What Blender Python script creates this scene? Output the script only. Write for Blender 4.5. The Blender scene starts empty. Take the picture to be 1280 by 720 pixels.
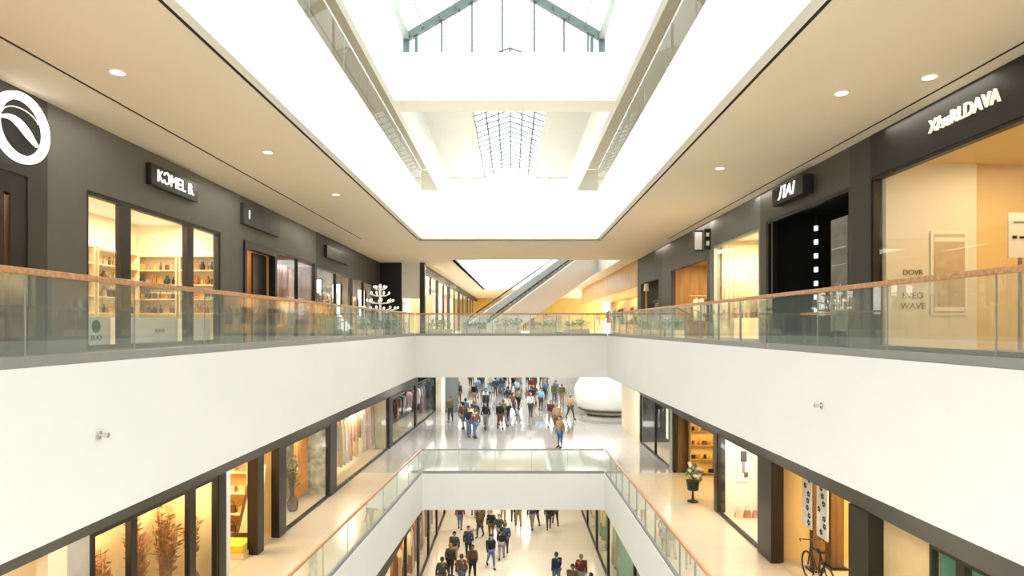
import bpy, bmesh, math, random
from mathutils import Vector, Matrix

random.seed(7)
PI = math.pi
scn = bpy.context.scene
COL = scn.collection
CAM = 12.65          # camera height above the ground floor
FPX = 760.0          # focal length in pixels of a 1280 wide frame
HX, HY = 640.0, 408.0

# ---------------------------------------------------------------- materials
MATS = {}


def mat(name, col, rough=0.6, metal=0.0, noise=0.0, nscale=3.0, emit=None, estr=0.0, coat=0.0, spec=0.5, bump=0.0):
    m = bpy.data.materials.new(name)
    m.use_nodes = True
    nt = m.node_tree
    b = nt.nodes['Principled BSDF']
    b.inputs['Base Color'].default_value = (*col, 1)
    b.inputs['Roughness'].default_value = rough
    b.inputs['Metallic'].default_value = metal
    b.inputs['Specular IOR Level'].default_value = spec
    b.inputs['Coat Weight'].default_value = coat
    if emit:
        b.inputs['Emission Color'].default_value = (*emit, 1)
        b.inputs['Emission Strength'].default_value = estr
    if noise > 0:
        tc = nt.nodes.new('ShaderNodeTexCoord')
        n = nt.nodes.new('ShaderNodeTexNoise')
        n.inputs['Scale'].default_value = nscale
        n.inputs['Detail'].default_value = 4
        r = nt.nodes.new('ShaderNodeValToRGB')
        r.color_ramp.elements[0].color = (*[max(0, c * (1 - noise)) for c in col], 1)
        r.color_ramp.elements[1].color = (*[min(1, c * (1 + noise)) for c in col], 1)
        r.color_ramp.elements[0].position = 0.3
        r.color_ramp.elements[1].position = 0.7
        nt.links.new(tc.outputs['Object'], n.inputs['Vector'])
        nt.links.new(n.outputs['Fac'], r.inputs['Fac'])
        nt.links.new(r.outputs['Color'], b.inputs['Base Color'])
        if bump > 0:
            bp = nt.nodes.new('ShaderNodeBump')
            bp.inputs['Strength'].default_value = bump
            nt.links.new(n.outputs['Fac'], bp.inputs['Height'])
            nt.links.new(bp.outputs['Normal'], b.inputs['Normal'])
    MATS[name] = m
    return m


def glass_mat(name, tint, refl=1.0, haze=0.0):
    """Clear sheet glass: straight-through transmission, reflection that rises towards grazing."""
    m = bpy.data.materials.new(name)
    m.use_nodes = True
    nt = m.node_tree
    nt.nodes.clear()
    out = nt.nodes.new('ShaderNodeOutputMaterial')
    mix = nt.nodes.new('ShaderNodeMixShader')
    tr = nt.nodes.new('ShaderNodeBsdfTransparent')
    tr.inputs['Color'].default_value = (*tint, 1)
    gl = nt.nodes.new('ShaderNodeBsdfGlossy')
    gl.inputs['Roughness'].default_value = 0.0
    gl.inputs['Color'].default_value = (0.95, 1.0, 0.98, 1)
    lw = nt.nodes.new('ShaderNodeLayerWeight')
    lw.inputs['Blend'].default_value = 0.5
    p = nt.nodes.new('ShaderNodeMath'); p.operation = 'POWER'; p.inputs[1].default_value = 5.0
    a = nt.nodes.new('ShaderNodeMath'); a.operation = 'MULTIPLY_ADD'
    a.inputs[1].default_value = 0.9 * refl
    a.inputs[2].default_value = 0.07 * refl
    nt.links.new(lw.outputs['Facing'], p.inputs[0])
    nt.links.new(p.outputs[0], a.inputs[0])
    nt.links.new(a.outputs[0], mix.inputs['Fac'])
    body = tr.outputs[0]
    if haze > 0:                      # diffuse pale green mixed in, standing in for milky reflections on the glass
        df = nt.nodes.new('ShaderNodeBsdfDiffuse')
        df.inputs['Color'].default_value = (.74, .86, .82, 1)
        hz = nt.nodes.new('ShaderNodeMixShader')
        hz.inputs['Fac'].default_value = haze
        nt.links.new(tr.outputs[0], hz.inputs[1])
        nt.links.new(df.outputs[0], hz.inputs[2])
        body = hz.outputs[0]
    nt.links.new(body, mix.inputs[1])
    nt.links.new(gl.outputs[0], mix.inputs[2])
    nt.links.new(mix.outputs[0], out.inputs['Surface'])
    MATS[name] = m
    return m


def wood_mat(name, c1, c2, scale=2.0, rough=0.4, direction='Z'):
    m = mat(name, c1, rough)
    nt = m.node_tree
    b = nt.nodes['Principled BSDF']
    tc = nt.nodes.new('ShaderNodeTexCoord')
    mp = nt.nodes.new('ShaderNodeMapping')
    mp.inputs['Scale'].default_value = {'Z': (6, 6, .6), 'Y': (6, .4, 6)}[direction]
    n = nt.nodes.new('ShaderNodeTexNoise')
    n.inputs['Scale'].default_value = scale
    n.inputs['Detail'].default_value = 6
    r = nt.nodes.new('ShaderNodeValToRGB')
    r.color_ramp.elements[0].color = (*c1, 1)
    r.color_ramp.elements[1].color = (*c2, 1)
    r.color_ramp.elements[0].position = 0.35
    r.color_ramp.elements[1].position = 0.65
    nt.links.new(tc.outputs['Object'], mp.inputs['Vector'])
    nt.links.new(mp.outputs['Vector'], n.inputs['Vector'])
    nt.links.new(n.outputs['Fac'], r.inputs['Fac'])
    nt.links.new(r.outputs['Color'], b.inputs['Base Color'])
    return m


def tile_mat(name, col, rough, tile=1.2, coat=0.0):
    m = mat(name, col, rough, coat=coat)
    nt = m.node_tree
    b = nt.nodes['Principled BSDF']
    tc = nt.nodes.new('ShaderNodeTexCoord')
    br = nt.nodes.new('ShaderNodeTexBrick')
    br.offset = 0.0
    br.inputs['Color1'].default_value = (*col, 1)
    br.inputs['Color2'].default_value = (*[c * 0.96 for c in col], 1)
    br.inputs['Mortar'].default_value = (*[c * 0.8 for c in col], 1)
    br.inputs['Scale'].default_value = 1.0
    br.inputs['Mortar Size'].default_value = 0.006
    br.inputs['Brick Width'].default_value = tile
    br.inputs['Row Height'].default_value = tile
    nt.links.new(tc.outputs['Object'], br.inputs['Vector'])
    nt.links.new(br.outputs['Color'], b.inputs['Base Color'])
    return m


WHITE = mat('white_plaster', (.82, .84, .84), .55, noise=.012, nscale=.6)
CREAM = mat('cream_ceiling', (.81, .75, .63), .7, noise=.012, nscale=.5)
CREAMLT = mat('cream_edge', (.86, .84, .78), .7, noise=.012, nscale=.5)
GROOVE = mat('black_groove', (.012, .011, .01), .8)
GREYW = mat('grey_shop_wall', (.135, .132, .122), .6, noise=.06, nscale=1.2)
DARKW = mat('dark_shop_wall', (.055, .053, .047), .6, noise=.06, nscale=1.2)
HEADER = mat('charcoal_header', (.075, .072, .064), .55, noise=.05, nscale=1.0)
BLACKW = mat('black_shop_wall', (.006, .006, .006), .7)
SLATE = mat('slate_panel', (.16, .175, .175), .5, noise=.06, nscale=1.5)
FRAME = mat('dark_brown_frame', (.018, .012, .009), .4)
STEEL = mat('brushed_grey_metal', (.36, .37, .36), .35, .7, noise=.05, nscale=8)
SHOE = mat('grey_rail_shoe', (.30, .31, .295), .45, .2, noise=.04, nscale=4)
TEAL = mat('grey_green_steel', (.035, .055, .05), .45, .2, noise=.05)
OLIVE = mat('pale_olive_steel', (.42, .43, .37), .5, .1, noise=.04)
EAVE = mat('olive_eave_steel', (.13, .14, .115), .5, .1, noise=.04)
RAFT = mat('grey_rafter_steel', (.09, .10, .095), .5, .1)
HAND = wood_mat('oak_handrail', (.42, .20, .095), (.60, .34, .17), 3.0, .35, 'Y')
GLASS = glass_mat('clear_glass', (.95, .98, .965), 1.0, .055)
PANE = glass_mat('shop_glass', (.98, .985, .98), .22)
LOWG = glass_mat('low_iron_glass', (.99, .995, .99), .05)
SOFF = mat('stone_beige_soffit', (.36, .325, .26), .7, noise=.03, nscale=.6)
PALEC = mat('pale_grey_ceiling', (.70, .70, .66), .7, noise=.02, nscale=.6)
ROOFG = glass_mat('roof_glass', (.97, .985, .985), .6)
FBEIGE = tile_mat('beige_stone_floor', (.64, .55, .42), .16, 1.2)
FPALE = tile_mat('pale_polished_floor', (.46, .45, .42), .08, 1.2, coat=.6)
FGROUND = tile_mat('ground_stone_floor', (.70, .64, .54), .14, 1.5)
GOLDW = mat('golden_beige_wall', (.74, .55, .25), .6, noise=.05, nscale=.7)
BEIGEW = mat('beige_shop_wall', (.80, .70, .50), .6, noise=.03, nscale=.7)
CREAMW = mat('cream_shop_wall', (.86, .77, .58), .6, noise=.06, nscale=1.0)
WOODW = wood_mat('honey_wood_panel', (.46, .27, .09), (.60, .38, .14), 1.2)
WOODD = wood_mat('dark_wood_panel', (.10, .055, .025), (.17, .10, .045), 1.2)
WOODP = wood_mat('pale_wood_panel', (.78, .62, .36), (.86, .74, .50), 1.0)
MUSTARD = mat('mustard_panel', (.62, .42, .10), .6, noise=.1, nscale=.8)
LAMP = mat('lamp_lens', (1, .95, .85), .3, emit=(1, .90, .72), estr=2.0)
SIGNW = mat('backlit_letter_white', (.95, .95, .92), .4, emit=(1, .98, .93), estr=.9)
SIGNY = mat('backlit_letter_cream', (.9, .88, .7), .4, emit=(1, .94, .68), estr=.55)
BLACK = mat('satin_black', (.012, .012, .012), .4)
RUBBER = mat('rubber_black', (.02, .018, .016), .7)
GREEN = mat('bottle_green', (.05, .16, .09), .5)
GREENP = mat('green_window_panel', (.16, .36, .24), .5, noise=.2, nscale=1.5)
LEAF = mat('leaf_green', (.14, .22, .06), .55, noise=.2, nscale=6)
REED = mat('dried_reed_brown', (.36, .16, .05), .7, noise=.25, nscale=6)
CHROME = mat('chrome', (.7, .7, .7), .15, 1.0)
SKIN = mat('skin', (.55, .36, .26), .6)
SKIN2 = mat('skin_deep', (.30, .18, .12), .6)
PODW = mat('pod_white_gloss', (.82, .81, .77), .18, coat=.5)

PAL = {}
for nm, c in {
    'black': (.012, .012, .013), 'charcoal': (.05, .05, .052), 'grey': (.25, .25, .25), 'white': (.80, .79, .76),
    'cream': (.78, .68, .50), 'beige': (.60, .46, .30), 'tan': (.42, .27, .14), 'brown': (.14, .07, .035),
    'maroon': (.14, .022, .03), 'red': (.48, .05, .04), 'rust': (.42, .14, .05), 'orange': (.75, .32, .05),
    'gold': (.66, .42, .10), 'yellow': (.85, .62, .06), 'olive': (.18, .17, .06), 'green': (.07, .22, .10),
    'teal': (.05, .26, .27), 'blue': (.08, .25, .55), 'navy': (.02, .035, .09), 'sky blue': (.30, .55, .78),
    'denim blue': (.09, .15, .28), 'pink': (.72, .42, .40), 'dusty pink': (.55, .33, .30), 'mauve': (.34, .20, .26),
    'silver': (.55, .56, .57), 'amber': (.55, .26, .05),
}.items():
    PAL[nm] = mat('cloth_' + nm.replace(' ', '_'), c, .7, noise=.12, nscale=7)

# ---------------------------------------------------------------- helpers
def tag(o, label=None, cat=None, group=None, kind=None):
    if label:
        o['label'] = label
    if cat:
        o['category'] = cat
    if group:
        o['group'] = group
    if kind:
        o['kind'] = kind
    return o


def empty(name, loc=(0, 0, 0), rz=0.0):
    o = bpy.data.objects.new(name, None)
    COL.objects.link(o)
    o.location = loc
    o.rotation_euler = (0, 0, rz)
    o.empty_display_size = .2
    return o


class MB:
    def __init__(self):
        self.v, self.f, self.mi = [], [], []

    def add(self, vs, fs, mi=0):
        b = len(self.v)
        self.v += [Vector(x) for x in vs]
        self.f += [[b + i for i in f] for f in fs]
        self.mi += [mi] * len(fs)
        return self

    def box(self, x0, x1, y0, y1, z0, z1, mi=0):
        vs = [(x, y, z) for z in (z0, z1) for (x, y) in ((x0, y0), (x1, y0), (x1, y1), (x0, y1))]
        return self.add(vs, [(3, 2, 1, 0), (4, 5, 6, 7), (0, 1, 5, 4), (1, 2, 6, 5), (2, 3, 7, 6), (3, 0, 4, 7)], mi)

    def prism(self, poly, z0, z1, mi=0):
        n = len(poly)
        vs = [(p[0], p[1], z0) for p in poly] + [(p[0], p[1], z1) for p in poly]
        fs = [tuple(range(n))[::-1], tuple(range(n, 2 * n))]
        fs += [(i, (i + 1) % n, n + (i + 1) % n, n + i) for i in range(n)]
        return self.add(vs, fs, mi)

    def hexa(self, bottom, top, mi=0):
        """eight corners: four of the lower face, four of the upper face"""
        return self.add(list(bottom) + list(top), [(3, 2, 1, 0), (4, 5, 6, 7), (0, 1, 5, 4), (1, 2, 6, 5), (2, 3, 7, 6), (3, 0, 4, 7)], mi)

    def beam(self, a, b, w, h, mi=0, up=(0, 0, 1)):
        a, b = Vector(a), Vector(b)
        d = (b - a).normalized()
        upv = Vector(up)
        s = d.cross(upv)
        if s.length < 1e-4:
            s = d.cross(Vector((1, 0, 0)))
        s.normalize()
        u = s.cross(d).normalized()
        c = [s * (w / 2) * i + u * (h / 2) * j for i, j in ((-1, -1), (1, -1), (1, 1), (-1, 1))]
        return self.add([a + k for k in c] + [b + k for k in c], [(3, 2, 1, 0), (4, 5, 6, 7), (0, 1, 5, 4), (1, 2, 6, 5), (2, 3, 7, 6), (3, 0, 4, 7)], mi)

    def tube(self, pts, r, n=8, mi=0, closed=False):
        pts = [Vector(p) for p in pts]
        m = len(pts)
        rs = r if isinstance(r, (list, tuple)) else [r] * m
        rings = []
        b = len(self.v)
        prev = None
        for i, p in enumerate(pts):
            if closed:
                d = pts[(i + 1) % m] - pts[i - 1]
            else:
                d = pts[min(i + 1, m - 1)] - pts[max(i - 1, 0)]
            d.normalize()
            if prev is None:
                s = d.cross(Vector((0, 0, 1)))
                if s.length < 1e-3:
                    s = d.cross(Vector((1, 0, 0)))
            else:
                s = prev - d * prev.dot(d)
            s.normalize()
            prev = s
            t = d.cross(s)
            for k in range(n):
                a = 2 * PI * k / n
                self.v.append(p + (s * math.cos(a) + t * math.sin(a)) * rs[i])
        segs = m if closed else m - 1
        for i in range(segs):
            j = (i + 1) % m
            for k in range(n):
                l = (k + 1) % n
                self.f.append([b + i * n + k, b + i * n + l, b + j * n + l, b + j * n + k])
                self.mi.append(mi)
        if not closed:
            self.f.append([b + k for k in range(n)][::-1]); self.mi.append(mi)
            self.f.append([b + (m - 1) * n + k for k in range(n)]); self.mi.append(mi)
        return self

    def lathe(self, prof, n=16, o=(0, 0, 0), mi=0, sx=1.0, sy=1.0):
        b = len(self.v)
        for (r, z) in prof:
            for k in range(n):
                a = 2 * PI * k / n
                self.v.append(Vector((o[0] + r * math.cos(a) * sx, o[1] + r * math.sin(a) * sy, o[2] + z)))
        for i in range(len(prof) - 1):
            for k in range(n):
                l = (k + 1) % n
                self.f.append([b + i * n + k, b + i * n + l, b + (i + 1) * n + l, b + (i + 1) * n + k])
                self.mi.append(mi)
        self.f.append([b + k for k in range(n)][::-1]); self.mi.append(mi)
        self.f.append([b + (len(prof) - 1) * n + k for k in range(n)]); self.mi.append(mi)
        return self

    def grid(self, fn, nu, nv, mi=0):
        b = len(self.v)
        for i in range(nu + 1):
            for j in range(nv + 1):
                self.v.append(Vector(fn(i / nu, j / nv)))
        for i in range(nu):
            for j in range(nv):
                q = b + i * (nv + 1) + j
                self.f.append([q, q + nv + 1, q + nv + 2, q + 1]); self.mi.append(mi)
        return self

    def mesh(self, name, mats, M=None, smooth=False, bevel=0.0):
        if not isinstance(mats, (list, tuple)):
            mats = [mats]
        me = bpy.data.meshes.new(name)
        vs = [M @ v for v in self.v] if M is not None else self.v
        me.from_pydata([tuple(v) for v in vs], [], self.f)
        for m in mats:
            me.materials.append(m)
        for p, i in zip(me.polygons, self.mi):
            p.material_index = i
        bm = bmesh.new()
        bm.from_mesh(me)
        bmesh.ops.recalc_face_normals(bm, faces=bm.faces)
        if bevel > 0:
            es = [e for e in bm.edges if len(e.link_faces) == 2 and e.calc_face_angle(0) > .6]
            bmesh.ops.bevel(bm, geom=es, offset=bevel, segments=2, affect='EDGES', profile=.6)
        bm.to_mesh(me)
        bm.free()
        if smooth:
            for p in me.polygons:
                p.use_smooth = True
        return me

    def build(self, name, mats, parent=None, M=None, smooth=False, bevel=0.0):
        o = bpy.data.objects.new(name, self.mesh(name, mats, M, smooth, bevel))
        COL.objects.link(o)
        if parent is not None:
            o.parent = parent
        return o


def struct(mb, name, mats, M=None, **k):
    return tag(mb.build(name, mats, None, M, **k), kind='structure')


def copy_thing(o, parent=None):
    c = o.copy()
    COL.objects.link(c)
    c.parent = parent
    for ch in o.children:
        copy_thing(ch, c)
    return c


def at(px, py, z):
    Y = (z - CAM) / (HY - py) * FPX
    return Vector(((px - HX) / FPX * Y, Y, z))


def text_mesh(body, size, depth=.015):
    cu = bpy.data.curves.new('lettering', 'FONT')
    cu.body = body
    cu.size = size
    cu.extrude = depth
    cu.align_x = 'CENTER'
    cu.align_y = 'CENTER'
    o = bpy.data.objects.new('lettering', cu)
    COL.objects.link(o)
    bpy.context.view_layer.update()
    me = bpy.data.meshes.new_from_object(o.evaluated_get(bpy.context.evaluated_depsgraph_get()))
    bpy.data.objects.remove(o)
    return me


def text(body, size, origin, right, normal, m, parent, depth=.015, sx=1.0, shear=0.0, name='lettering'):
    me = text_mesh(body, size, depth)
    r, n = Vector(right).normalized(), Vector(normal).normalized()
    u = n.cross(r)
    for v in me.vertices:
        x, y, z = v.co
        v.co = r * ((x + shear * y) * sx) + u * y + n * z + Vector(origin)
    me.materials.clear()
    me.materials.append(m)
    o = bpy.data.objects.new(name, me)
    COL.objects.link(o)
    o.parent = parent
    return o


ORD = ('first second third fourth fifth sixth seventh eighth ninth tenth eleventh twelfth thirteenth fourteenth fifteenth '
       'sixteenth seventeenth eighteenth nineteenth twentieth').split() + ['twenty-' + w for w in
       'first second third fourth fifth sixth seventh eighth ninth'.split()] + ['thirtieth'] + ['thirty-' + w for w in
       'first second third fourth fifth sixth seventh eighth ninth'.split()] + ['fortieth']


class Wall:
    """A shop wall line in plan. Local x runs along it away from the camera, local y goes into the shop, local z is height."""

    def __init__(self, p0, p1, side):
        self.p0, self.p1, self.side = Vector((*p0, 0)), Vector((*p1, 0)), side
        self.d = (self.p1 - self.p0).normalized()
        self.n = Vector((-self.d.y, self.d.x, 0)) if side == 'left' else Vector((self.d.y, -self.d.x, 0))
        self.M = Matrix(((self.d.x, self.n.x, 0, self.p0.x), (self.d.y, self.n.y, 0, self.p0.y), (0, 0, 1, 0), (0, 0, 0, 1)))
        self.L = (self.p1 - self.p0).length

    def u(self, px):
        k = (px - HX) / FPX
        return (k * self.p0.y - self.p0.x) / (self.d.x - k * self.d.y)

    def pt(self, u, n, z):
        return self.M @ Vector((u, n, z))

    @property
    def right(self):          # reading direction for somebody who faces the wall
        return self.d if self.side == 'left' else -self.d

    @property
    def facing(self):
        return -self.n


# ---------------------------------------------------------------- levels
G0, A0, B0, C0, D0 = 0.0, 6.1, 12.195, 18.3, 24.4
A_SOF, B_SOF, C_SOF, D_SOF = 4.5, 10.18, 16.32, 22.35
YN = -7.0


def eBL(y): return -5.3 + (y - 6.29) * .02716
def eBR(y): return 5.27 - (y - 6.26) * .0278
def eCL(y): return -3.79
def eCR(y): return 3.37 + (y - 6.8) * .012
def eAL(y): return -4.68 + (y - 16) * .0636
def eAR(y): return 4.24 - (y - 16) * .0127
def eDL(y): return -5.05
def eDR(y): return 4.45


B_END, C_FR, C_BK, A_FR, D_FR, D_BK = 29.45, 25.8, 33.6, 27.0, 26.1, 27.5
TR = [0]


def trim(mb, m, **k):
    TR[0] += 1
    return struct(mb, f'trim_{TR[0]}', m, **k)


def slab_side(e, y0, y1, outx, z0, z1):
    return MB().prism([(outx, y0), (e(y0), y0), (e(y1), y1), (outx, y1)], z0, z1)


def fascia(e, y0, y1, z0, z1, t, sgn):
    return MB().prism([(e(y0), y0), (e(y0) + sgn * t, y0), (e(y1) + sgn * t, y1), (e(y1), y1)], z0, z1)


# ground floor
struct(MB().box(-9, 9, YN, 72, -.2, G0), 'floor', FGROUND)
# level A floor (gallery left, right, far concourse)
struct(slab_side(lambda y: eAL(y) - .2, YN, A_FR + .2, -12, A0 - .25, A0), 'floor', FBEIGE)
struct(slab_side(lambda y: eAR(y) + .2, YN, A_FR + .2, 12, A0 - .25, A0), 'floor', FBEIGE)
struct(MB().box(-12, 12, A_FR + .2, 84, A0 - .25, A0), 'floor', FPALE)
struct(fascia(eAL, YN, A_FR, A_SOF, A0, .2, -1), 'trim_1', WHITE); TR[0] = 1
trim(fascia(eAR, YN, A_FR, A_SOF, A0, .2, 1), WHITE)
trim(MB().box(eAL(A_FR) - .2, eAR(A_FR) + .2, A_FR, A_FR + .2, A_SOF, A0), WHITE)
struct(slab_side(lambda y: eAL(y) - .2, YN, A_FR + .2, -9, A_SOF, A_SOF + .15), 'ceiling', CREAMLT)
struct(slab_side(lambda y: eAR(y) + .2, YN, A_FR + .2, 9, A_SOF, A_SOF + .15), 'ceiling', CREAMLT)
struct(MB().box(-9, 9, A_FR + .2, 72, A_SOF, A_SOF + .15), 'ceiling', CREAMLT)
# level B
struct(slab_side(lambda y: eBL(y) - .2, YN, B_END + .2, -12, B0 - .25, B0), 'floor', FBEIGE)
struct(slab_side(lambda y: eBR(y) + .2, YN, B_END + .2, 12, B0 - .25, B0), 'floor', FBEIGE)
struct(MB().box(-12, 12, B_END + .2, 37, B0 - .25, B0).box(-12, -3, 37, 58, B0 - .25, B0).box(3, 12, 37, 58, B0 - .25, B0).box(-12, 12, 58, 84, B0 - .25, B0), 'floor', FBEIGE)
trim(fascia(eBL, YN, B_END, B_SOF, B0, .2, -1), WHITE)
trim(fascia(eBR, YN, B_END, B_SOF, B0, .2, 1), WHITE)
trim(MB().box(eBL(B_END) - .2, eBR(B_END) + .2, B_END, B_END + .2, B_SOF, B0), WHITE)
struct(slab_side(lambda y: eBL(y) - .2, YN, B_END + .2, -12, B_SOF, B_SOF + .15), 'ceiling', CREAMLT)
struct(slab_side(lambda y: eBR(y) + .2, YN, B_END + .2, 12, B_SOF, B_SOF + .15), 'ceiling', CREAMLT)
struct(MB().box(-12, 12, B_END + .2, 37, B_SOF, B_SOF + .15).box(-12, -3, 37, 58, B_SOF, B_SOF + .15).box(3, 12, 37, 58, B_SOF, B_SOF + .15).box(-12, 12, 58, 84, B_SOF, B_SOF + .15), 'ceiling', WHITE)
trim(MB().box(-3.2, -3, 37, 58, B_SOF, B0).box(3, 3.2, 37, 58, B_SOF, B0).box(-3.2, 3.2, 57.8, 58, B_SOF, B0).box(-3.2, 3.2, 36.8, 37, B_SOF, B0), WHITE)
# level C : floor, fascia, ceiling with two recessed dark grooves on each side
struct(slab_side(lambda y: eCL(y) - .1, YN, C_FR + .2, -12, C0 - .25, C0), 'floor', FBEIGE)
struct(slab_side(lambda y: eCR(y) + .1, YN, C_FR + .2, 12, C0 - .25, C0), 'floor', FBEIGE)
struct(MB().box(-12, 12, C_FR + .2, C_BK - .2, C0 - .25, C0), 'floor', FBEIGE)
trim(fascia(eCL, YN, C_FR, C_SOF, C0, .1, -1), WHITE)
trim(fascia(eCR, YN, C_FR, C_SOF, C0, .1, 1), WHITE)
trim(MB().box(eCL(C_FR) - .2, eCR(C_FR) + .2, C_FR, C_FR + .2, C_SOF, C0), WHITE)


def gr1(y): return -3.965
def gr2(y): return -6.5 + (y - 7) * .009
def gr3(y): return 3.575 + (y - 6.8) * .010
def gr4(y): return 6.62 - (y - 8) * .004
GW = .03
YE = C_FR - .25


def strip(e0, e1, y0, y1, z0, z1):
    return MB().prism([(e0(y0), y0), (e1(y0), y0), (e1(y1), y1), (e0(y1), y1)], z0, z1)


for s, e, gi, go in ((-1, eCL, gr1, gr2), (1, eCR, gr3, gr4)):
    w = (lambda y: -8.2) if s < 0 else (lambda y: 7.6)
    struct(strip(lambda y: e(y) + s * .1, lambda y: gi(y) - s * GW, YN, YE, C_SOF, C_SOF + .12), 'ceiling', CREAMLT)
    struct(strip(lambda y: gi(y) + s * GW, lambda y: go(y) - s * GW, YN, YE, C_SOF, C_SOF + .12), 'ceiling', CREAM)
    struct(strip(lambda y: go(y) + s * GW, w, YN, YE, C_SOF, C_SOF + .12), 'ceiling', CREAM)
    trim(strip(lambda y: gi(y) - s * (GW - .002), lambda y: gi(y) + s * (GW - .002), YN, YE, C_SOF + .006, C_SOF + .1), GROOVE)
    trim(strip(lambda y: go(y) - s * (GW - .002), lambda y: go(y) + s * (GW - .002), YN, YE, C_SOF + .006, C_SOF + .1), GROOVE)
struct(MB().box(-8.2, 7.6, C_FR + .2 - .45, C_BK - .2, C_SOF, C_SOF + .12), 'ceiling', CREAM)
trim(MB().box(-8.2, 7.6, C_BK - .2, C_BK, C_SOF, C0), WHITE)


def c2l(y): return -3.15 + (y - 33.6) * .018
def c2r(y): return 6.0
struct(MB().prism([(-12, 33.6), (c2l(33.6), 33.6), (c2l(60), 60), (-12, 60)], C_SOF, C_SOF + .12), 'ceiling', CREAM)
trim(fascia(c2l, 33.6, 60, C_SOF, C0, .2, -1), WHITE)
struct(MB().box(6.0, 12, 33.6, 60, C_SOF, C_SOF + .12), 'ceiling', CREAM)
trim(MB().box(6.0, 6.2, 33.6, 60, C_SOF + .12, C0), WHITE)
struct(MB().box(-12, 12, 60, 84, C_SOF, C_SOF + .12), 'ceiling', CREAM)
trim(MB().box(-12, 12, 60.0, 60.2, C_SOF + .12, C0 + .2), WHITE)
# level D : roof slab edges and soffits
for s, e, inner, g in ((-1, eDL, -5.05, -6.2), (1, eDR, 4.45, 6.15)):
    struct(MB().box(*sorted((e(0) + s * .2, g - s * .03)), YN, 50, D_SOF, D_SOF + .12), 'ceiling', SOFF)
    struct(MB().box(*sorted((g + s * .03, s * 9)), YN, 50, D_SOF, D_SOF + .12), 'ceiling', SOFF)
    trim(MB().box(*sorted((g - s * .029, g + s * .029)), YN, 50, D_SOF + .008, D_SOF + .1), SLATE)
    trim(MB().box(*sorted((e(0), e(0) + s * .2)), YN, D_FR, D_SOF, 26.75), WHITE)
    trim(MB().box(*sorted((e(0), e(0) + s * .2)), D_BK, 50, D_SOF, 24.75), WHITE)
    struct(MB().box(*sorted((e(0) + s * .2, s * 9.3)), YN, 50, D0 - .2, D0), 'ceiling', WHITE)
trim(MB().box(-5.25, 4.65, D_FR, D_BK, D_SOF + .02, D0 + .02), WHITE)
trim(MB().box(-5.25, 4.65, D_FR - .02, D_BK, D_SOF, D_SOF + .02), CREAMLT)
for s in (-1, 1):
    struct(MB().box(*sorted((s * 9.0, s * 9.2)), YN, 50, C0, D_SOF + .2), 'wall_left' if s < 0 else 'wall_right', WHITE)
# second atrium: flat white ceiling either side of the lattice skylight, end wall with a low gable
struct(MB().box(-5.05, -2.2, D_BK, 50, 24.65, 24.8), 'ceiling', PALEC)
struct(MB().box(1.9, 4.45, D_BK, 50, 24.65, 24.8), 'ceiling', PALEC)
w3 = tag(empty('window_3', (0, 0, 0)), kind='structure')  # glazing put in place of a white end wall to let daylight in
GA = [(-9, C0), (9, C0), (9, 24.65), (2.0, 24.65), (-.1, 25.45), (-2.2, 24.65), (-9, 24.65)]
q = MB()
q.add([(x, 49.0, z) for x, z in GA] + [(x, 49.015, z) for x, z in GA], [(0, 1, 2, 3, 4, 5, 6), (13, 12, 11, 10, 9, 8, 7)] + [(i, (i + 1) % 7, 7 + (i + 1) % 7, 7 + i) for i in range(7)])
q.build('gable_pane', ROOFG, w3)
fr_ = MB()
for k in range(13):
    x = -9 + 1.5 * k
    fr_.box(x - .04, x + .04, 48.93, 49.09, C0, 24.6)
fr_.box(-9, 9, 48.93, 49.09, 24.55, 24.68)
fr_.beam((-2.2, 49, 24.65), (-.1, 49, 25.45), .12, .10).beam((2.0, 49, 24.65), (-.1, 49, 25.45), .12, .10)
fr_.build('frame', WHITE, w3)

# ---------------------------------------------------------------- skylights
DARKBAR = mat('dark_glazing_bar', (.07, .08, .085), .6)
sk = tag(empty('window_1', (0, 0, 0)), kind='structure')
EX0, EX1, RX, EZ, RZ, GY = -5.2, 4.42, -.4, 26.9, 29.75, 30.0
for ex in (EX0, EX1):
    MB().beam((ex, YN, EZ), (ex, GY, EZ), .28, .30).build('eave_beam', EAVE, sk)
MB().beam((RX, YN, RZ), (RX, GY, RZ), .2, .25).build('ridge_beam', OLIVE, sk)
for y in [GY - .2 - 4.0 * k for k in range(1, 9)]:
    for ex in (EX0, EX1):
        MB().beam((ex, y, EZ), (RX, y, RZ), .12, .16).build('rafter', RAFT, sk)
for ex in (EX0, EX1):
    for k in range(1, 6):
        t = k / 6
        MB().beam((ex + (RX - ex) * t, YN, EZ + (RZ - EZ) * t), (ex + (RX - ex) * t, GY, EZ + (RZ - EZ) * t), .05, .09).build('purlin', EAVE, sk)
    MB().beam((ex, GY, EZ), (RX, GY, RZ), .30, .36).build('gable_rafter', TEAL, sk)
    MB().box(ex - .16, ex + .16, GY - .16, GY + .16, 24.4, EZ + .1).build('gable_post', TEAL, sk)
    sgn = 1 if ex < 0 else -1
    MB().box(ex + sgn * .40, ex + sgn * .56, GY - .1, GY + .1, 24.4, EZ + .15).build('gable_post', TEAL, sk)
    q = MB()
    q.add([(ex, YN, EZ + .18), (ex, GY, EZ + .18), (RX, GY, RZ + .2), (RX, YN, RZ + .2),
           (ex, YN, EZ + .20), (ex, GY, EZ + .20), (RX, GY, RZ + .22), (RX, YN, RZ + .22)],
          [(0, 1, 2, 3), (7, 6, 5, 4), (0, 4, 5, 1), (1, 5, 6, 2), (2, 6, 7, 3), (3, 7, 4, 0)])
    q.build('roof_pane', ROOFG, sk)
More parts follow.
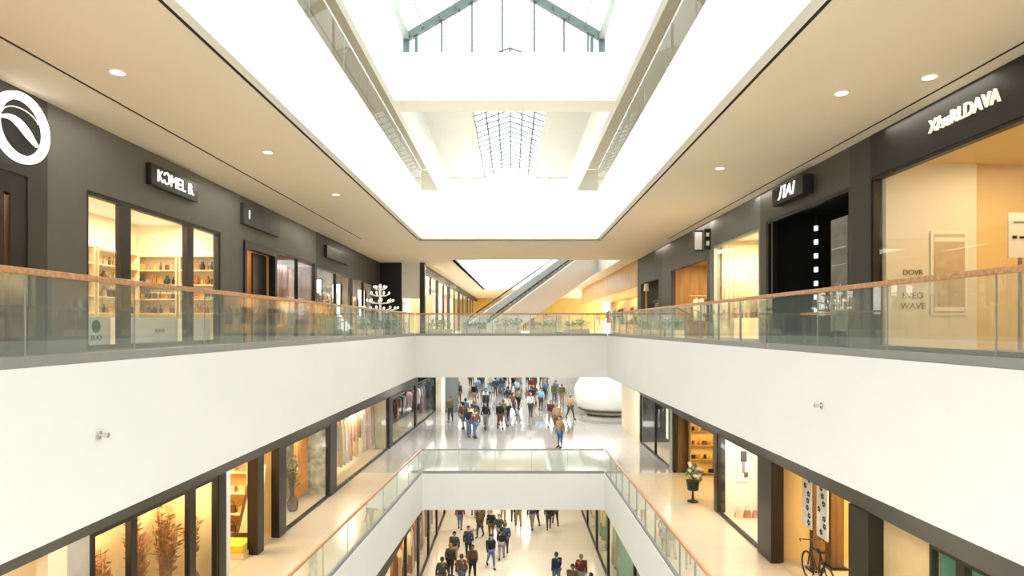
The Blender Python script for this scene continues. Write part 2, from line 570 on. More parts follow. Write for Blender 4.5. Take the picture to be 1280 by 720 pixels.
for px in (552, 575, 590, 628, 668, 705, 735):
    x = (px - HX) / FPX * GY
    e = EX0 if x < RX else EX1
    zt = EZ + (RZ - EZ) * (x - e) / (RX - e)
    w = .06 if px == 575 else .11
    MB().box(x - w / 2, x + w / 2, GY - .06, GY + .06, 24.4, zt).build('mullion', DARKBAR, sk)
g = MB()
g.add([(EX0, GY, 24.4), (EX1, GY, 24.4), (EX1, GY, EZ), (RX, GY, RZ), (EX0, GY, EZ),
       (EX0, GY + .015, 24.4), (EX1, GY + .015, 24.4), (EX1, GY + .015, EZ), (RX, GY + .015, RZ), (EX0, GY + .015, EZ)],
      [(0, 1, 2, 3, 4), (9, 8, 7, 6, 5)] + [(i, (i + 1) % 5, 5 + (i + 1) % 5, 5 + i) for i in range(5)])
g.build('gable_pane', ROOFG, sk)

sk2 = tag(empty('window_2', (0, 0, 0)), kind='structure')
for i in range(7):
    x = -2.2 + 4.2 * i / 6
    z = 24.72 + .75 * (1 - abs(i - 3) / 3)
    MB().beam((x, 28, z), (x, 49, z), .10, .10).build('long_bar', DARKBAR, sk2)
for k in range(22):
    y = 28 + 21 * k / 21
    for ex in (-2.2, 2.0):
        MB().beam((ex, y, 24.74), (-.1, y, 25.47), .09, .06).build('cross_bar', DARKBAR, sk2)
for ex in (-2.2, 2.0):
    q = MB()
    q.add([(ex, 28, 24.80), (ex, 49, 24.80), (-.1, 49, 25.54), (-.1, 28, 25.54), (ex, 28, 24.815), (ex, 49, 24.815), (-.1, 49, 25.555), (-.1, 28, 25.555)],
          [(0, 1, 2, 3), (7, 6, 5, 4), (0, 4, 5, 1), (1, 5, 6, 2), (2, 6, 7, 3), (3, 7, 4, 0)])
    q.build('roof_pane', ROOFG, sk2)

w4 = tag(empty('window_4', (0, 0, 0)), kind='structure')  # added glass roof, out of view, lets daylight onto the far fascia
MB().box(-9, 9, 49.2, 60, 24.6, 24.62).build('roof_pane', ROOFG, w4)
for k in range(10):
    MB().box(-9 + 2 * k - .05, -9 + 2 * k + .05, 49.2, 60, 24.45, 24.6).build('roof_bar', WHITE, w4)

# ---------------------------------------------------------------- railings
def railing(p0, p1, zf, label, pw=1.85, posts=True, h=1.1, start=0.0, hand=None, glass=None, shoe=None):
    a, b = Vector((*p0, zf)), Vector((*p1, zf))
    L = (b - a).length
    root = empty('glass_railing', a, math.atan2(b.y - a.y, b.x - a.x))
    tag(root, label, 'railing')
    MB().box(0, L, -.035, .035, 0, .12).build('shoe', shoe or SHOE, root)
    slim = glass is LOWG
    prof = MB().box(0, L, -.011, .011, h - .085, h - .055) if slim else MB().box(0, L, -.035, .035, h - .075, h)
    prof.build('edge_cap' if slim else 'handrail', hand or HAND, root, bevel=.003 if slim else .018)
    n = max(1, round(L / pw))
    us = [L * i / n for i in range(n + 1)]
    if start:
        us = [0.0]
        while us[-1] + pw < L - .3:
            us.append(us[-1] + pw)
        us.append(L)
    for i in range(len(us) - 1):
        MB().box(us[i] + .007, us[i + 1] - .007, -.006, .006, .08, h - (.086 if slim else .07)).build('glass_panel', glass or GLASS, root)
        if i:
            c = MB()
            if posts:
                c.box(us[i] - .016, us[i] + .016, -.02, .02, .10, h - .07)
            else:
                c.box(us[i] - .0065, us[i] + .0065, -.008, .008, .10, h - .07)
            c.build('joint_post', STEEL if posts else SHOE, root)
    return root


OFF = .06
railing((eBL(2.98) - OFF, 2.98), (eBL(17) - OFF, 17), B0, 'oak-capped glass railing along the left gallery, nearest stretch by the grey shop', 1.85, False, start=1)
railing((eBL(17.02) - OFF, 17.02), (eBL(B_END) - OFF, B_END), B0, 'oak-capped glass railing with steel posts, far stretch of the left gallery', 1.2, True)
railing((eBR(2.98) + OFF, 2.98), (eBR(12.3) + OFF, 12.3), B0, 'oak-capped glass railing in front of the golden beige shop', 1.85, False, start=1)
railing((eBR(12.32) + OFF, 12.32), (eBR(B_END) + OFF, B_END), B0, 'oak-capped glass railing with posts in front of the black shop opening', 1.3, True)
railing((eBL(B_END), B_END + .08), (eBR(B_END), B_END + .08), B0, 'glass railing across the middle of the white bridge, below the escalator', .62, True)
railing((-3.0, 36.9), (-1.4, 36.9), B0, 'short glass railing behind the bridge, left of the escalator', .8, True)
railing((1.9, 36.9), (3.0, 36.9), B0, 'short glass railing behind the bridge, under the escalator', .55, True)
railing((-3.05, 37.05), (-3.05, 58), B0, 'glass railing along the far left gallery opening', 1.5, True)
railing((3.05, 37.05), (3.05, 58), B0, 'glass railing along the far right gallery opening', 1.5, True)
railing((eAL(8) - OFF, 8), (eAL(A_FR) - OFF, A_FR), A0, 'glass railing on the lower left gallery beside the lit display windows', 1.85, False, start=1)
railing((eAR(8) + OFF, 8), (eAR(A_FR) + OFF, A_FR), A0, 'glass railing on the lower right gallery facing the bicycle shop', 1.3, True)
railing((eAL(A_FR), A_FR + .08), (eAR(A_FR), A_FR + .08), A0, 'glass railing across the lower white bridge in front of the crowd', 1.6, False, hand=STEEL)
railing((eCL(2) - OFF, 2), (eCL(C_FR) - OFF, C_FR), C0, 'glass railing on the upper left white balcony', 2.4, False, hand=WHITE, glass=LOWG, shoe=WHITE)
railing((eCR(2) + OFF, 2), (eCR(C_FR) + OFF, C_FR), C0, 'glass railing on the upper right white balcony', 2.4, False, hand=WHITE, glass=LOWG, shoe=WHITE)
railing((eCL(C_FR), C_FR + .08), (eCR(C_FR), C_FR + .08), C0, 'glass railing on top of the upper white bridge', 2.4, False, hand=WHITE, glass=LOWG, shoe=WHITE)

# ---------------------------------------------------------------- shop walls
WN = [4]


def wall_panel(W, u0, u1, z0, z1, openings, m, t=.2, name=None, n0=0.0):
    us = sorted({u0, u1, *[o[0] for o in openings], *[o[1] for o in openings]})
    us = [u for u in us if u0 <= u <= u1]
    zs = sorted({z0, z1, *[o[2] for o in openings], *[o[3] for o in openings]})
    zs = [z for z in zs if z0 <= z <= z1]
    mb = MB()
    for i in range(len(us) - 1):
        for j in range(len(zs) - 1):
            uc, zc = (us[i] + us[i + 1]) / 2, (zs[j] + zs[j + 1]) / 2
            if any(o[0] < uc < o[1] and o[2] < zc < o[3] for o in openings):
                continue
            mb.box(us[i], us[i + 1], n0, n0 + t, zs[j], zs[j + 1])
    return struct(mb, name or f'wall_{W.side}', m, W.M)


def window(W, u0, u1, z0, z1, mull=(), fw=.09, m=None, glass=True, sill=.08, n=0.02, d=.12):
    WN[0] += 1
    root = tag(empty(f'window_{WN[0]}', W.pt(0, 0, 0), math.atan2(W.d.y, W.d.x)), kind='structure')
    m = m or FRAME
    sg = 1 if W.side == 'left' else -1     # local y of the empty points to the left of its x axis
    def bx(mb, a, b, c, e, lo, hi):
        ys = sorted((sg * c, sg * e))
        return mb.box(a, b, ys[0], ys[1], lo, hi)
    f = MB()
    bx(f, u0, u0 + fw, n, n + d, z0, z1); bx(f, u1 - fw, u1, n, n + d, z0, z1)
    bx(f, u0 + fw, u1 - fw, n, n + d, z1 - fw, z1)
    if sill > 0:
        bx(f, u0 + fw, u1 - fw, n, n + d, z0, z0 + sill)
    f.build('frame', m, root)
    cuts = [u0 + fw]
    for (a, b) in mull:
        bx(MB(), a, b, n, n + d, z0 + sill, z1 - fw).build('mullion', m, root)
        cuts += [a, b]
    cuts.append(u1 - fw)
    if glass:
        for i in range(0, len(cuts), 2):
            bx(MB(), cuts[i], cuts[i + 1], n + d * .4, n + d * .4 + .01, z0 + sill, z1 - fw).build('pane', PANE, root)
    return root


def shop_box(W, u0, u1, z0, z1, depth, m, lamp=(1, .78, .5), power=60, mfloor=None, mceil=None, n0=.2, lamps=1, sidem=None):
    """the room behind a shop front: back wall, side walls and ceiling, with its ceiling lamps"""
    struct(MB().box(u0, u1, n0 + depth, n0 + depth + .15, z0, z1), 'wall_back', m, W.M)
    struct(MB().box(u0 - .02, u0 + .05, n0, n0 + depth, z0, z1).box(u1 - .05, u1 + .02, n0, n0 + depth, z0, z1), 'wall_side', sidem or m, W.M)
    struct(MB().box(u0 - .02, u1 + .02, n0, n0 + depth, z1, z1 + .12), 'ceiling', mceil or m, W.M)
    if mfloor:
        struct(MB().box(u0, u1, n0, n0 + depth, z0, z0 + .015), 'floor', mfloor, W.M)
    for k in range(lamps):
        if power <= 0:
            break
        ld = bpy.data.lights.new('shop_lamp', 'AREA')
        ld.shape = 'RECTANGLE'
        ld.size = min(1.6, (u1 - u0) / lamps * .6)
        ld.size_y = depth * .4
        ld.energy = power / lamps
        ld.color = lamp
        lo = bpy.data.objects.new('shop_lamp', ld)
        COL.objects.link(lo)
        lo.location = W.pt(u0 + (u1 - u0) * (k + .5) / lamps, n0 + depth * .45, z1 - .05)
        lo.rotation_euler = (0, 0, math.atan2(W.d.y, W.d.x))


BL = Wall((-7.6, 0.0), (-7.6, 35.0), 'left')
BR = Wall((6.9, 0.0), (6.9, 60.0), 'right')
AL = Wall((-7.0 - 19.4 * .058, 0.0), (-7.0 + 20.6 * .040, 40.0), 'left')
AR = Wall((7.2, 0.0), (7.2, 40.0), 'right')
GL = Wall((-4.75, 0.0), (-4.35, 60.0), 'left')
GR = Wall((4.9, 0.0), (4.6, 60.0), 'right')

def endwall(W, u, na, nb):
    """the far side wall of a shop as seen from the atrium; local x runs to the right, local y away from the viewer"""
    a, b = (nb, na) if W.side == 'left' else (na, nb)
    p, q = W.pt(u, a, 0), W.pt(u, b, 0)
    return Wall((p.x, p.y), (q.x, q.y), 'left')


# ---- level B left --------------------------------------------------------
TOPB = 15.1
zt = C_SOF
u = BL.u
wall_panel(BL, 2, 9.95, B0, zt, [(4.5, 9.55, B0, 15.0)], DARKW)
wall_panel(BL, 9.95, 16.9, B0, zt, [(10.86, 15.86, B0 + .03, TOPB)], GREYW)
wall_panel(BL, 16.9, 23.55, B0, zt, [(17.2, 23.5, B0, TOPB)], GREYW)
wall_panel(BL, 23.55, 35.0, B0, zt, [(23.65, 33.6, B0, 15.0)], DARKW)
window(BL, 10.86, 15.86, B0 + .03, TOPB, [(11.86, 12.16), (14.26, 14.55)], .08)
window(BL, 4.5, 9.55, B0, 15.0, [(9.05, 9.12)], .32, m=FRAME)
window(BL, 19.55, 23.5, B0, TOPB, [(21.6, 21.66)], .06)
window(BL, 23.65, 29.0, B0, 15.0, [(26.3, 26.4)], .08)
window(BL, 29.0, 33.6, B0, 15.0, [(31.2, 31.3)], .08)
shop_box(BL, 4.3, 9.9, B0, 15.4, 3.0, GOLDW, (1, .62, .28), 160)
shop_box(BL, 10.2, 16.6, B0, 15.4, 2.4, CREAMW, (1, .84, .62), 170, FBEIGE, WHITE, lamps=2)
shop_box(BL, 16.95, 19.5, B0, 15.4, 3.0, WOODW, (1, .6, .25), 40)
shop_box(BL, 19.55, 23.55, B0, 15.4, 2.4, mat('rose_shop_wall', (.40, .28, .25), .6, noise=.2, nscale=3), (1, .90, .82), 70)
shop_box(BL, 23.6, 28.95, B0, 15.4, 2.6, mat('umber_shop_wall', (.30, .25, .21), .6, noise=.3, nscale=3), (1, .88, .76), 150)
shop_box(BL, 29.05, 33.7, B0, 15.4, 2.6, MATS['umber_shop_wall'], (1, .88, .76), 130)

# door frame of the dark doorway
WN[0] += 0
df = tag(empty('door_1', BL.pt(0, 0, 0), PI / 2), kind='structure')
MB().box(17.2, 17.34, -.05, .16, B0, TOPB).box(19.4, 19.55, -.05, .16, B0, TOPB).box(17.34, 19.4, -.05, .16, TOPB - .22, TOPB).build('frame', FRAME, df)
MB().box(18.35, 19.38, .22, .27, B0, TOPB - .22).build('door_leaf', FRAME, df)
MB().tube([(18.45, .20, B0 + .9), (18.45, .12, B0 + .95), (18.45, .12, B0 + 1.35), (18.45, .20, B0 + 1.4)], .012).build('handle', STEEL, df)

# round white logo sign
rs = tag(empty('round_sign', (-7.6, 9.35, 15.70)), 'large round white ring sign with a swoosh on dark shop wall', 'sign')
ring = MB()
N = 48
prof = [(.40, .0), (.53, .0), (.53, .07), (.40, .07)]
def ringmesh(ro, ri, d0, d1, sy=1.0):
    mb = MB()
    vs = []
    for k in range(N):
        a = 2 * PI * k / N
        c, s = math.cos(a), math.sin(a)
        vs += [(d0, ri * c, ri * s * sy), (d0, ro * c, ro * s * sy), (d1, ro * c, ro * s * sy), (d1, ri * c, ri * s * sy)]
    fs = []
    for k in range(N):
        l = (k + 1) % N
        for j in range(4):
            fs.append((k * 4 + j, k * 4 + (j + 1) % 4, l * 4 + (j + 1) % 4, l * 4 + j))
    return mb.add(vs, fs)
ringmesh(.54, .42, .03, .09).build('ring', SIGNW, rs)
MB().tube([(0.03, 0, 0), (.03, 0.001, 0)], .4).v
dk = MB()
dk.add([(.0, .43 * math.cos(2 * PI * k / N), .43 * math.sin(2 * PI * k / N)) for k in range(N)] + [(.03, .43 * math.cos(2 * PI * k / N), .43 * math.sin(2 * PI * k / N)) for k in range(N)],
       [tuple(range(N)), tuple(range(2 * N - 1, N - 1, -1))] + [(k, (k + 1) % N, N + (k + 1) % N, N + k) for k in range(N)])
dk.build('backing_disc', BLACKW, rs)
sw = []
for k in range(17):
    t = k / 16
    y = -.40 + .70 * t
    z = .13 * math.sin(t * PI * 1.15 + .35) - .10 * t - .0
    sw.append((.06, y, z))
MB().tube(sw, [.02 + .04 * min(1, 2.2 * k / 16, 3 * (17 - k) / 16) for k in range(17)], 10).build('swoosh', SIGNW, rs)
MB().tube([(.05, .36 * math.cos(a), .10 + .20 * math.sin(a)) for a in [PI * (.95 - .85 * k / 14) for k in range(15)]], .008, 6).build('thin_arc', SIGNY, rs)


def sign_box(W, u0, u1, z0, z1, label, body, size, m=None, box=None, th=.12, sx=1.0, du=0.0, shear=0.0, name='shop_sign'):
    c = W.pt((u0 + u1) / 2, 0, (z0 + z1) / 2)
    root = tag(empty(name, c), label, 'sign')
    hu, hz = (u1 - u0) / 2, (z1 - z0) / 2
    d, f = W.d, W.facing
    b = MB()
    lo, hi = [], []
    for zz, lst in ((-hz, lo), (hz, hi)):
        for a, t in ((-hu, 0), (hu, 0), (hu, th), (-hu, th)):
            lst.append(d * a + f * (t + .002) + Vector((0, 0, zz)))
    b.hexa(lo, hi)
    b.build('sign_box', box or BLACK, root, bevel=.008)
    if body:
        text(body, size, f * (th + .012) + W.right * du, W.right, f, m or SIGNW, root, .012, sx, shear)
    return root


sign_box(BL, 12.60, 14.48, 15.60, 16.05, 'black box sign with blurred white capitals above the wide lit window', 'KƆMEL B.', .36, sx=.98)
sign_box(BL, 17.0, 19.6, 15.52, 16.12, 'dark slate box sign with one small white mark above the doorway', '1', .34, box=mat('dark_slate_sign', (.05, .055, .055), .5, noise=.1), du=-1.0)
sign_box(BL, 24.6, 28.0, 15.45, 15.95, 'blank black sign box above the far left display windows', '', .2)

# shelf display in the wide lit window ------------------------------------------------
def shelf_unit(W, u0, u1, n, z0, z1, levels, label, m=None, d=.3, back=True, mb_=None):
    c = W.pt((u0 + u1) / 2, n, z0)
    root = tag(empty('display_shelf', c, math.atan2(W.d.y, W.d.x)), label, 'shelf')
    sg = 1 if W.side == 'left' else -1
    hu = (u1 - u0) / 2
    ys = sorted((0, sg * d))
    m = m or WOODP
    for a in (-hu, hu - .03):
        MB().box(a, a + .03, ys[0], ys[1], 0, z1 - z0).build('side_panel', m, root)
    tops = []
    for k in range(levels):
        zz = .06 + (z1 - z0 - .1) * k / max(1, levels - 1)
        MB().box(-hu + .03, hu - .03, ys[0], ys[1], zz, zz + .03).build('shelf_board', m, root)
        tops.append(z0 + zz + .03)
    if back:
        yb = sorted((sg * (d - .02), sg * d))
        MB().box(-hu + .03, hu - .03, yb[0], yb[1], 0, z1 - z0).build('back_panel', mb_ or CREAMW, root)
    return tops


def goods_mesh(kind):
    mb = MB()
    if kind == 'bottle':
        mb.lathe([(.035, 0), (.04, .02), (.04, .13), (.015, .17), (.014, .22), (.018, .225), (.018, .24)], 10)
    elif kind == 'vase':
        mb.lathe([(.04, 0), (.075, .06), (.085, .13), (.05, .2), (.035, .24), (.05, .27)], 12)
    elif kind == 'jar':
        mb.lathe([(.05, 0), (.06, .02), (.06, .12), (.045, .135), (.055, .14), (.055, .165), (.02, .17)], 12)
    elif kind == 'handbag':
        mb.hexa([(-.10, -.05, 0), (.10, -.05, 0), (.10, .05, 0), (-.10, .05, 0)], [(-.08, -.03, .18), (.08, -.03, .18), (.08, .03, .18), (-.08, .03, .18)])
        mb.tube([(-.06, 0, .17), (-.055, 0, .25), (0, 0, .29), (.055, 0, .25), (.06, 0, .17)], .008, 6)
    elif kind == 'gift_box':
        mb.box(-.09, .09, -.07, .07, 0, .12).box(-.095, .095, -.075, .075, .12, .15)
    elif kind == 'shoe':
        mb.hexa([(-.13, -.045, 0), (.13, -.04, 0), (.13, .04, 0), (-.13, .045, 0)], [(-.12, -.035, .09), (.10, -.025, .045), (.10, .025, .045), (-.12, .035, .09)])
        mb.tube([(-.09, 0, .08), (-.09, 0, .13)], [.04, .035], 8)
    return mb


GOODS = {k: goods_mesh(k).mesh(k, PAL['brown'], smooth=k in ('bottle', 'vase', 'jar'), bevel=.006 if k in ('handbag', 'gift_box') else 0) for k in ('bottle', 'vase', 'jar', 'handbag', 'gift_box', 'shoe')}
GCAT = {'bottle': 'bottle', 'vase': 'vase', 'jar': 'jar', 'handbag': 'handbag', 'gift_box': 'box', 'shoe': 'shoe'}


def put_goods(W, u0, u1, n, z, count, kinds, cols, place, group, scale=1.0, lift=.002):
    """single goods in a row; place says on what they stand"""
    for k in range(count):
        kind, col = random.choice(kinds), random.choice(cols)
        o = bpy.data.objects.new(kind, GOODS[kind])
        COL.objects.link(o)
        o.material_slots[0].link = 'OBJECT'
        o.material_slots[0].material = PAL[col]
        o.location = W.pt(u0 + (u1 - u0) * (k + .5) / count, n, z + lift)
        o.rotation_euler = (0, 0, math.atan2(W.d.y, W.d.x) + random.uniform(-.15, .15))
        o.scale = (scale,) * 3
        tag(o, f"{col} {kind.replace('_', ' ')}, {ORD[k]} along, {place}", GCAT[kind], group)


EB = endwall(BL, 16.55, .2, 2.6)
for (W_, ua, ub, n_, z_, nm, ct) in ((BL, 12.6, 14.3, 2.2, .7, 'back shelf seen through near pane', 7), (BL, 14.4, 16.0, 2.2, .7, 'back shelf by the far corner', 7), (EB, .12, 1.25, -.34, .72, 'left shelf on the far side wall', 6), (EB, 1.32, 2.3, -.34, .72, 'right shelf on the far side wall', 6)):
    tops = shelf_unit(W_, ua, ub, n_, B0 + z_, B0 + 2.35, 5, f'pale wooden display shelf, {nm} of the grey-walled shop', d=.3)
    for q, z in enumerate(tops[:-1]):
        put_goods(W_, ua + .06, ub - .06, n_ + .12, z, ct, ['bottle', 'vase', 'jar', 'handbag'], ['black', 'brown', 'gold', 'tan', 'charcoal', 'amber', 'rust'],
                  f"{['bottom', 'second', 'third', 'top'][q]} row, {nm}", 'goods on the shelves of the grey-walled shop', .88)
# white plinths with printed marks in front of the shelves
for (ua, ub, lab, kind) in ((10.98, 11.82, 'white window plinth with a green roundel, behind the narrow near pane', 'g'),
                            (12.22, 14.2, 'long white window plinth with small grey lettering, behind the wide pane', 't'),
                            (14.62, 15.74, 'plain white window plinth behind the narrow far pane', '')):
    c = BL.pt((ua + ub) / 2, .35, B0 + .015)
    r = tag(empty('window_plinth', c), lab, 'plinth')
    MB().box(-.15, .15, -(ub - ua) / 2, (ub - ua) / 2, 0, .62).build('plinth_body', WHITE, r, bevel=.01)
    if kind == 'g':
        e = MB()
        e.add([(.152, .12 * math.cos(2 * PI * k / 24), .44 + .12 * math.sin(2 * PI * k / 24)) for k in range(24)] + [(.158, .12 * math.cos(2 * PI * k / 24), .44 + .12 * math.sin(2 * PI * k / 24)) for k in range(24)],
              [tuple(range(24)), tuple(range(47, 23, -1))] + [(k, (k + 1) % 24, 24 + (k + 1) % 24, 24 + k) for k in range(24)])
        tag(e.build('roundel', GREEN, r), 'round bottle-green mark')
        text('BUO', .14, (.156, 0, .22), (0, 1, 0), (1, 0, 0), PAL['charcoal'], r, .003)
    elif kind == 't':
        text('vooui', .17, (.156, .25, .36), (0, 1, 0), (1, 0, 0), PAL['grey'], r, .003)

# golden near-left shop
tops = shelf_unit(BL, 7.4, 9.6, 2.6, B0, 14.9, 6, 'tall golden wooden shelf inside the near left doorway', WOODW, back=True, mb_=GOLDW)
for q, z in enumerate(tops[1:-1]):
    put_goods(BL, 8.2, 9.5, 2.75, z, 6, ['bottle', 'jar', 'gift_box', 'handbag'], ['brown', 'gold', 'black', 'cream'], f"{ORD[q]} row of the near golden shelf", 'goods on the golden shelf', 1.2)
# behind the dark doorway: an orange lit wooden column cabinet
tops = shelf_unit(BL, 17.3, 18.3, 2.2, B0, 14.6, 5, 'honey wood cabinet glowing inside the dark doorway', WOODW, back=True, mb_=GOLDW)

# ---------------------------------------------------------------- garments
def garment_mesh(L, w, flare, sleeves):
    mb = MB()
    nz, nk = 6, 14
    rows = []
    b = 0
    for i in range(nz + 1):
        t = i / nz
        ww = w * (.36 + .64 * min(1, t * 5)) if t < .2 else w * (1 + flare * (t - .2))
        dd = .05 * (.5 + .5 * min(1, t * 4)) * (1 + flare * t)
        for k in range(nk):
            a = 2 * PI * k / nk
            fold = 1 + .16 * math.sin(5 * a + 2 * t) * t
            mb.v.append(Vector((dd * math.sin(a) * fold, ww / 2 * math.cos(a), -L * t)))
    for i in range(nz):
        for k in range(nk):
            l = (k + 1) % nk
            mb.f.append([i * nk + k, i * nk + l, (i + 1) * nk + l, (i + 1) * nk + k]); mb.mi.append(0)
    mb.f.append(list(range(nk))); mb.mi.append(0)
    mb.f.append(list(range(nz * nk, nz * nk + nk))); mb.mi.append(0)
    if sleeves:
        for s in (-1, 1):
            mb.tube([(0, s * w * .40, -.06), (.0, s * w * .56, -.28), (0, s * w * .56, -.58)], [.05, .05, .045], 8)
    mb.tube([(0, -w * .3, -.04), (0, 0, .012), (0, w * .3, -.04)], .008, 5, 1)
    mb.tube([(0, 0, .0), (.034, 0, .05), (.036, 0, .12), (0, 0, .145), (-.034, 0, .12)], .006, 5, 1)
    return mb.mesh('hanging_garment', [PAL['cream'], STEEL], smooth=True)


GARM = {'dress': garment_mesh(1.05, .38, .15, False), 'coat': garment_mesh(.95, .44, .15, True), 'shirt': garment_mesh(.68, .42, .05, True), 'gown': garment_mesh(1.75, .38, .18, False)}


def garment_row(W, u0, u1, n, z, count, kinds, cols, place, group, rackz=None, label=None, turn=0.0, sc=1.0):
    """a clothes rack along the wall with single garments on hangers; z is the rail height"""
    root = tag(empty('clothes_rack', W.pt((u0 + u1) / 2, n, rackz), math.atan2(W.d.y, W.d.x)), label, 'clothes rack')
    hu = (u1 - u0) / 2
    h = z - rackz
    MB().tube([(-hu, 0, h), (hu, 0, h)], .014, 8).build('hanging_rail', STEEL, root)
    for s in (-1, 1):
        MB().tube([(s * (hu - .02), 0, .02), (s * (hu - .02), 0, h)], .014, 8).build('upright', STEEL, root)
        MB().box(s * (hu - .02) - .02, s * (hu - .02) + .02, -.25, .25, 0, .03).build('foot', STEEL, root)
    for k in range(count):
        kind, col = random.choice(kinds), random.choice(cols)
        o = bpy.data.objects.new('hanging_' + kind, GARM[kind])
        COL.objects.link(o)
        o.material_slots[0].link = 'OBJECT'
        o.material_slots[0].material = PAL[col]
        p = W.pt(u0 + .22 + (u1 - u0 - .44) * (k + .5) / count, n, z - .105 * sc)
        o.location = p
        o.rotation_euler = (0, 0, math.atan2(W.d.y, W.d.x) - PI / 2 + turn + random.uniform(-.05, .05))
        o.scale = (sc, sc, sc)
        tag(o, f"{col} {kind} on hanger, {ORD[k]} on the {place}", kind, group)


TURN = PI / 2 * .5
garment_row(BL, 19.8, 22.4, .62, B0 + 2.75, 9, ['gown', 'gown', 'dress'], ['dusty pink', 'pink', 'cream', 'mauve', 'white', 'brown', 'dusty pink'], 'rack behind the pink display window', 'clothes in the pink display window', B0, 'steel rack of pink clothes behind the far left window', TURN, 1.2)
garment_row(BL, 23.9, 26.2, .62, B0 + 2.0, 9, ['dress', 'coat', 'gown'], ['black', 'charcoal', 'rust', 'white', 'brown', 'cream', 'grey'], 'rack before the white lightboxes', 'clothes by the lightboxes', B0, 'steel rack of mixed clothes beside the white lightboxes', TURN)
garment_row(BL, 26.6, 27.8, .62, B0 + 2.0, 5, ['dress', 'coat', 'shirt'], ['black', 'white', 'brown', 'rust', 'tan'], 'second rack before the white lightboxes', 'clothes by the lightboxes', B0, 'steel rack of brown and white clothes under the blank black sign', TURN)
garment_row(BL, 29.3, 32.5, .62, B0 + 2.1, 10, ['dress', 'coat', 'gown'], ['black', 'white', 'beige', 'gold', 'charcoal', 'cream'], 'rack in the last shop before the pillar', 'clothes in the last left shop', B0, 'steel rack of black and white clothes in the last left shop', TURN)

LIGHTBOX = mat('lightbox_face', (.9, .9, .9), .4, emit=(1, .96, .92), estr=1.6)


def lightbox(W, u0, u1, n, z0, z1, label, m=None):
    r = tag(empty('lightbox', W.pt((u0 + u1) / 2, n, z0), math.atan2(W.d.y, W.d.x)), label, 'lightbox')
    sg = -1 if W.side == 'left' else 1
    hu = (u1 - u0) / 2
    ys = sorted((0, sg * .08)); y2 = sorted((sg * .08, sg * .09))
    MB().box(-hu, hu, ys[0], ys[1], 0, z1 - z0).build('housing', BLACK, r)
    MB().box(-hu + .04, hu - .04, y2[0], y2[1], .04, z1 - z0 - .04).build('lit_face', m or LIGHTBOX, r)


for q, (uw, nm) in enumerate(((28.88, 'shop under the blank black sign'), (33.62, 'last left shop'))):
    ex = endwall(BL, uw, .3, 2.7)
    for k, (a, b) in enumerate(((.15, .55), (.95, 1.3), (1.75, 2.2))):
        lightbox(ex, a, b, -.02, B0 + 1.0 + .2 * (k % 2), B0 + 2.5 + .2 * (k % 2), f"white lit panel, {ORD[k]} from left, far wall of the {nm}")
    garment_row(ex, .1, 2.2, -.75, B0 + 2.0, 7, ['dress', 'coat'], ['rust', 'white', 'brown', 'black', 'gold', 'cream', 'dusty pink', 'red'], 'end rack under the blank sign' if q == 0 else 'end rack of the last left shop', 'clothes by the lightboxes', B0, f'steel clothes rack before the lit panels of the {nm}', TURN)

EP = endwall(BL, 23.48, .3, 2.5)
garment_row(EP, .1, 2.1, -.55, B0 + 2.75, 6, ['gown'], ['dusty pink', 'mauve', 'cream', 'brown', 'white', 'pink'], 'tall rack across the pink window', 'clothes in the pink display window', B0, 'tall steel rack of long gowns across the far wall of the pink window', TURN, 1.25)
# ---- golden candelabra-like light tree near the end of the left gallery -------------
lt = tag(empty('light_tree', (-6.35, 29.3, B0)), 'white tiered light tree standing at the far end of left gallery', 'light sculpture')
MB().lathe([(.32, 0), (.32, .05), (.05, .08)], 20).build('base', WHITE, lt)
MB().tube([(0, 0, .05), (0, 0, 2.5)], .06, 10).build('trunk', WHITE, lt)
for k, (z, r) in enumerate(((1.25, .85), (1.6, .62), (1.95, .45), (2.25, .28))):
    b = MB()
    for j in range(8):
        a = 2 * PI * j / 8 + k * .3
        b.tube([(0, 0, z - .05), (r * .6 * math.cos(a), r * .6 * math.sin(a), z - .02), (r * math.cos(a), r * math.sin(a), z + .06)], .028, 6)
    tier = b.build('branch_tier', WHITE, lt)
    for j in range(8):
        a = 2 * PI * j / 8 + k * .3
        MB().lathe([(.01, 0), (.045, .03), (.045, .08), (.01, .11)], 8, (r * math.cos(a), r * math.sin(a), z + .06)).build('lamp', LAMP, tier)

# ---- level B far left: return wall and second run of shops ---------------------------
struct(MB().box(-7.6, -6.35, 35, 35.3, B0, C_SOF), 'wall_end', BLACKW)
struct(MB().box(-6.35, -5.3, 35, 35.3, 14.25, C_SOF), 'wall_end', WHITE)
trim(MB().box(-5.3, -5.02, 34.95, 35.35, B0, C_SOF), FRAME)
FL = Wall((-5.2, 35.3), (-4.6, 80.0), 'left')
wall_panel(FL, 0, 44.7, 15.95, C_SOF, [], HEADER)
for k, a in enumerate((.4, 7.0, 14.0, 22.0, 31.0)):
    b = a + (6.2 if k < 2 else 7.4)
    window(FL, a, b, B0, 15.95, [((a + b) / 2, (a + b) / 2 + .1)], .16)
struct(MB().box(0, 44.7, 2.6, 2.8, B0, C_SOF), 'wall_back', BEIGEW, FL.M)
struct(MB().box(-.02, 44.7, .2, 2.6, 16.05, 16.15), 'ceiling', WHITE, FL.M)
struct(MB().box(-6.35, -5.0, 38, 38.1, B0, 14.6), 'wall_back', CREAMW)
for k, (a, c) in enumerate(((2, (1, .85, .6)), (9, (.9, .95, 1)), (17, (1, .9, .75)), (26, (.9, .95, 1)), (36, (1, .85, .6)))):
    ld = bpy.data.lights.new('shop_lamp', 'AREA'); ld.size = 2.2; ld.energy = 320; ld.color = c
    lo = bpy.data.objects.new('shop_lamp', ld); COL.objects.link(lo); lo.location = FL.pt(a + 1, 1.3, 16.0)
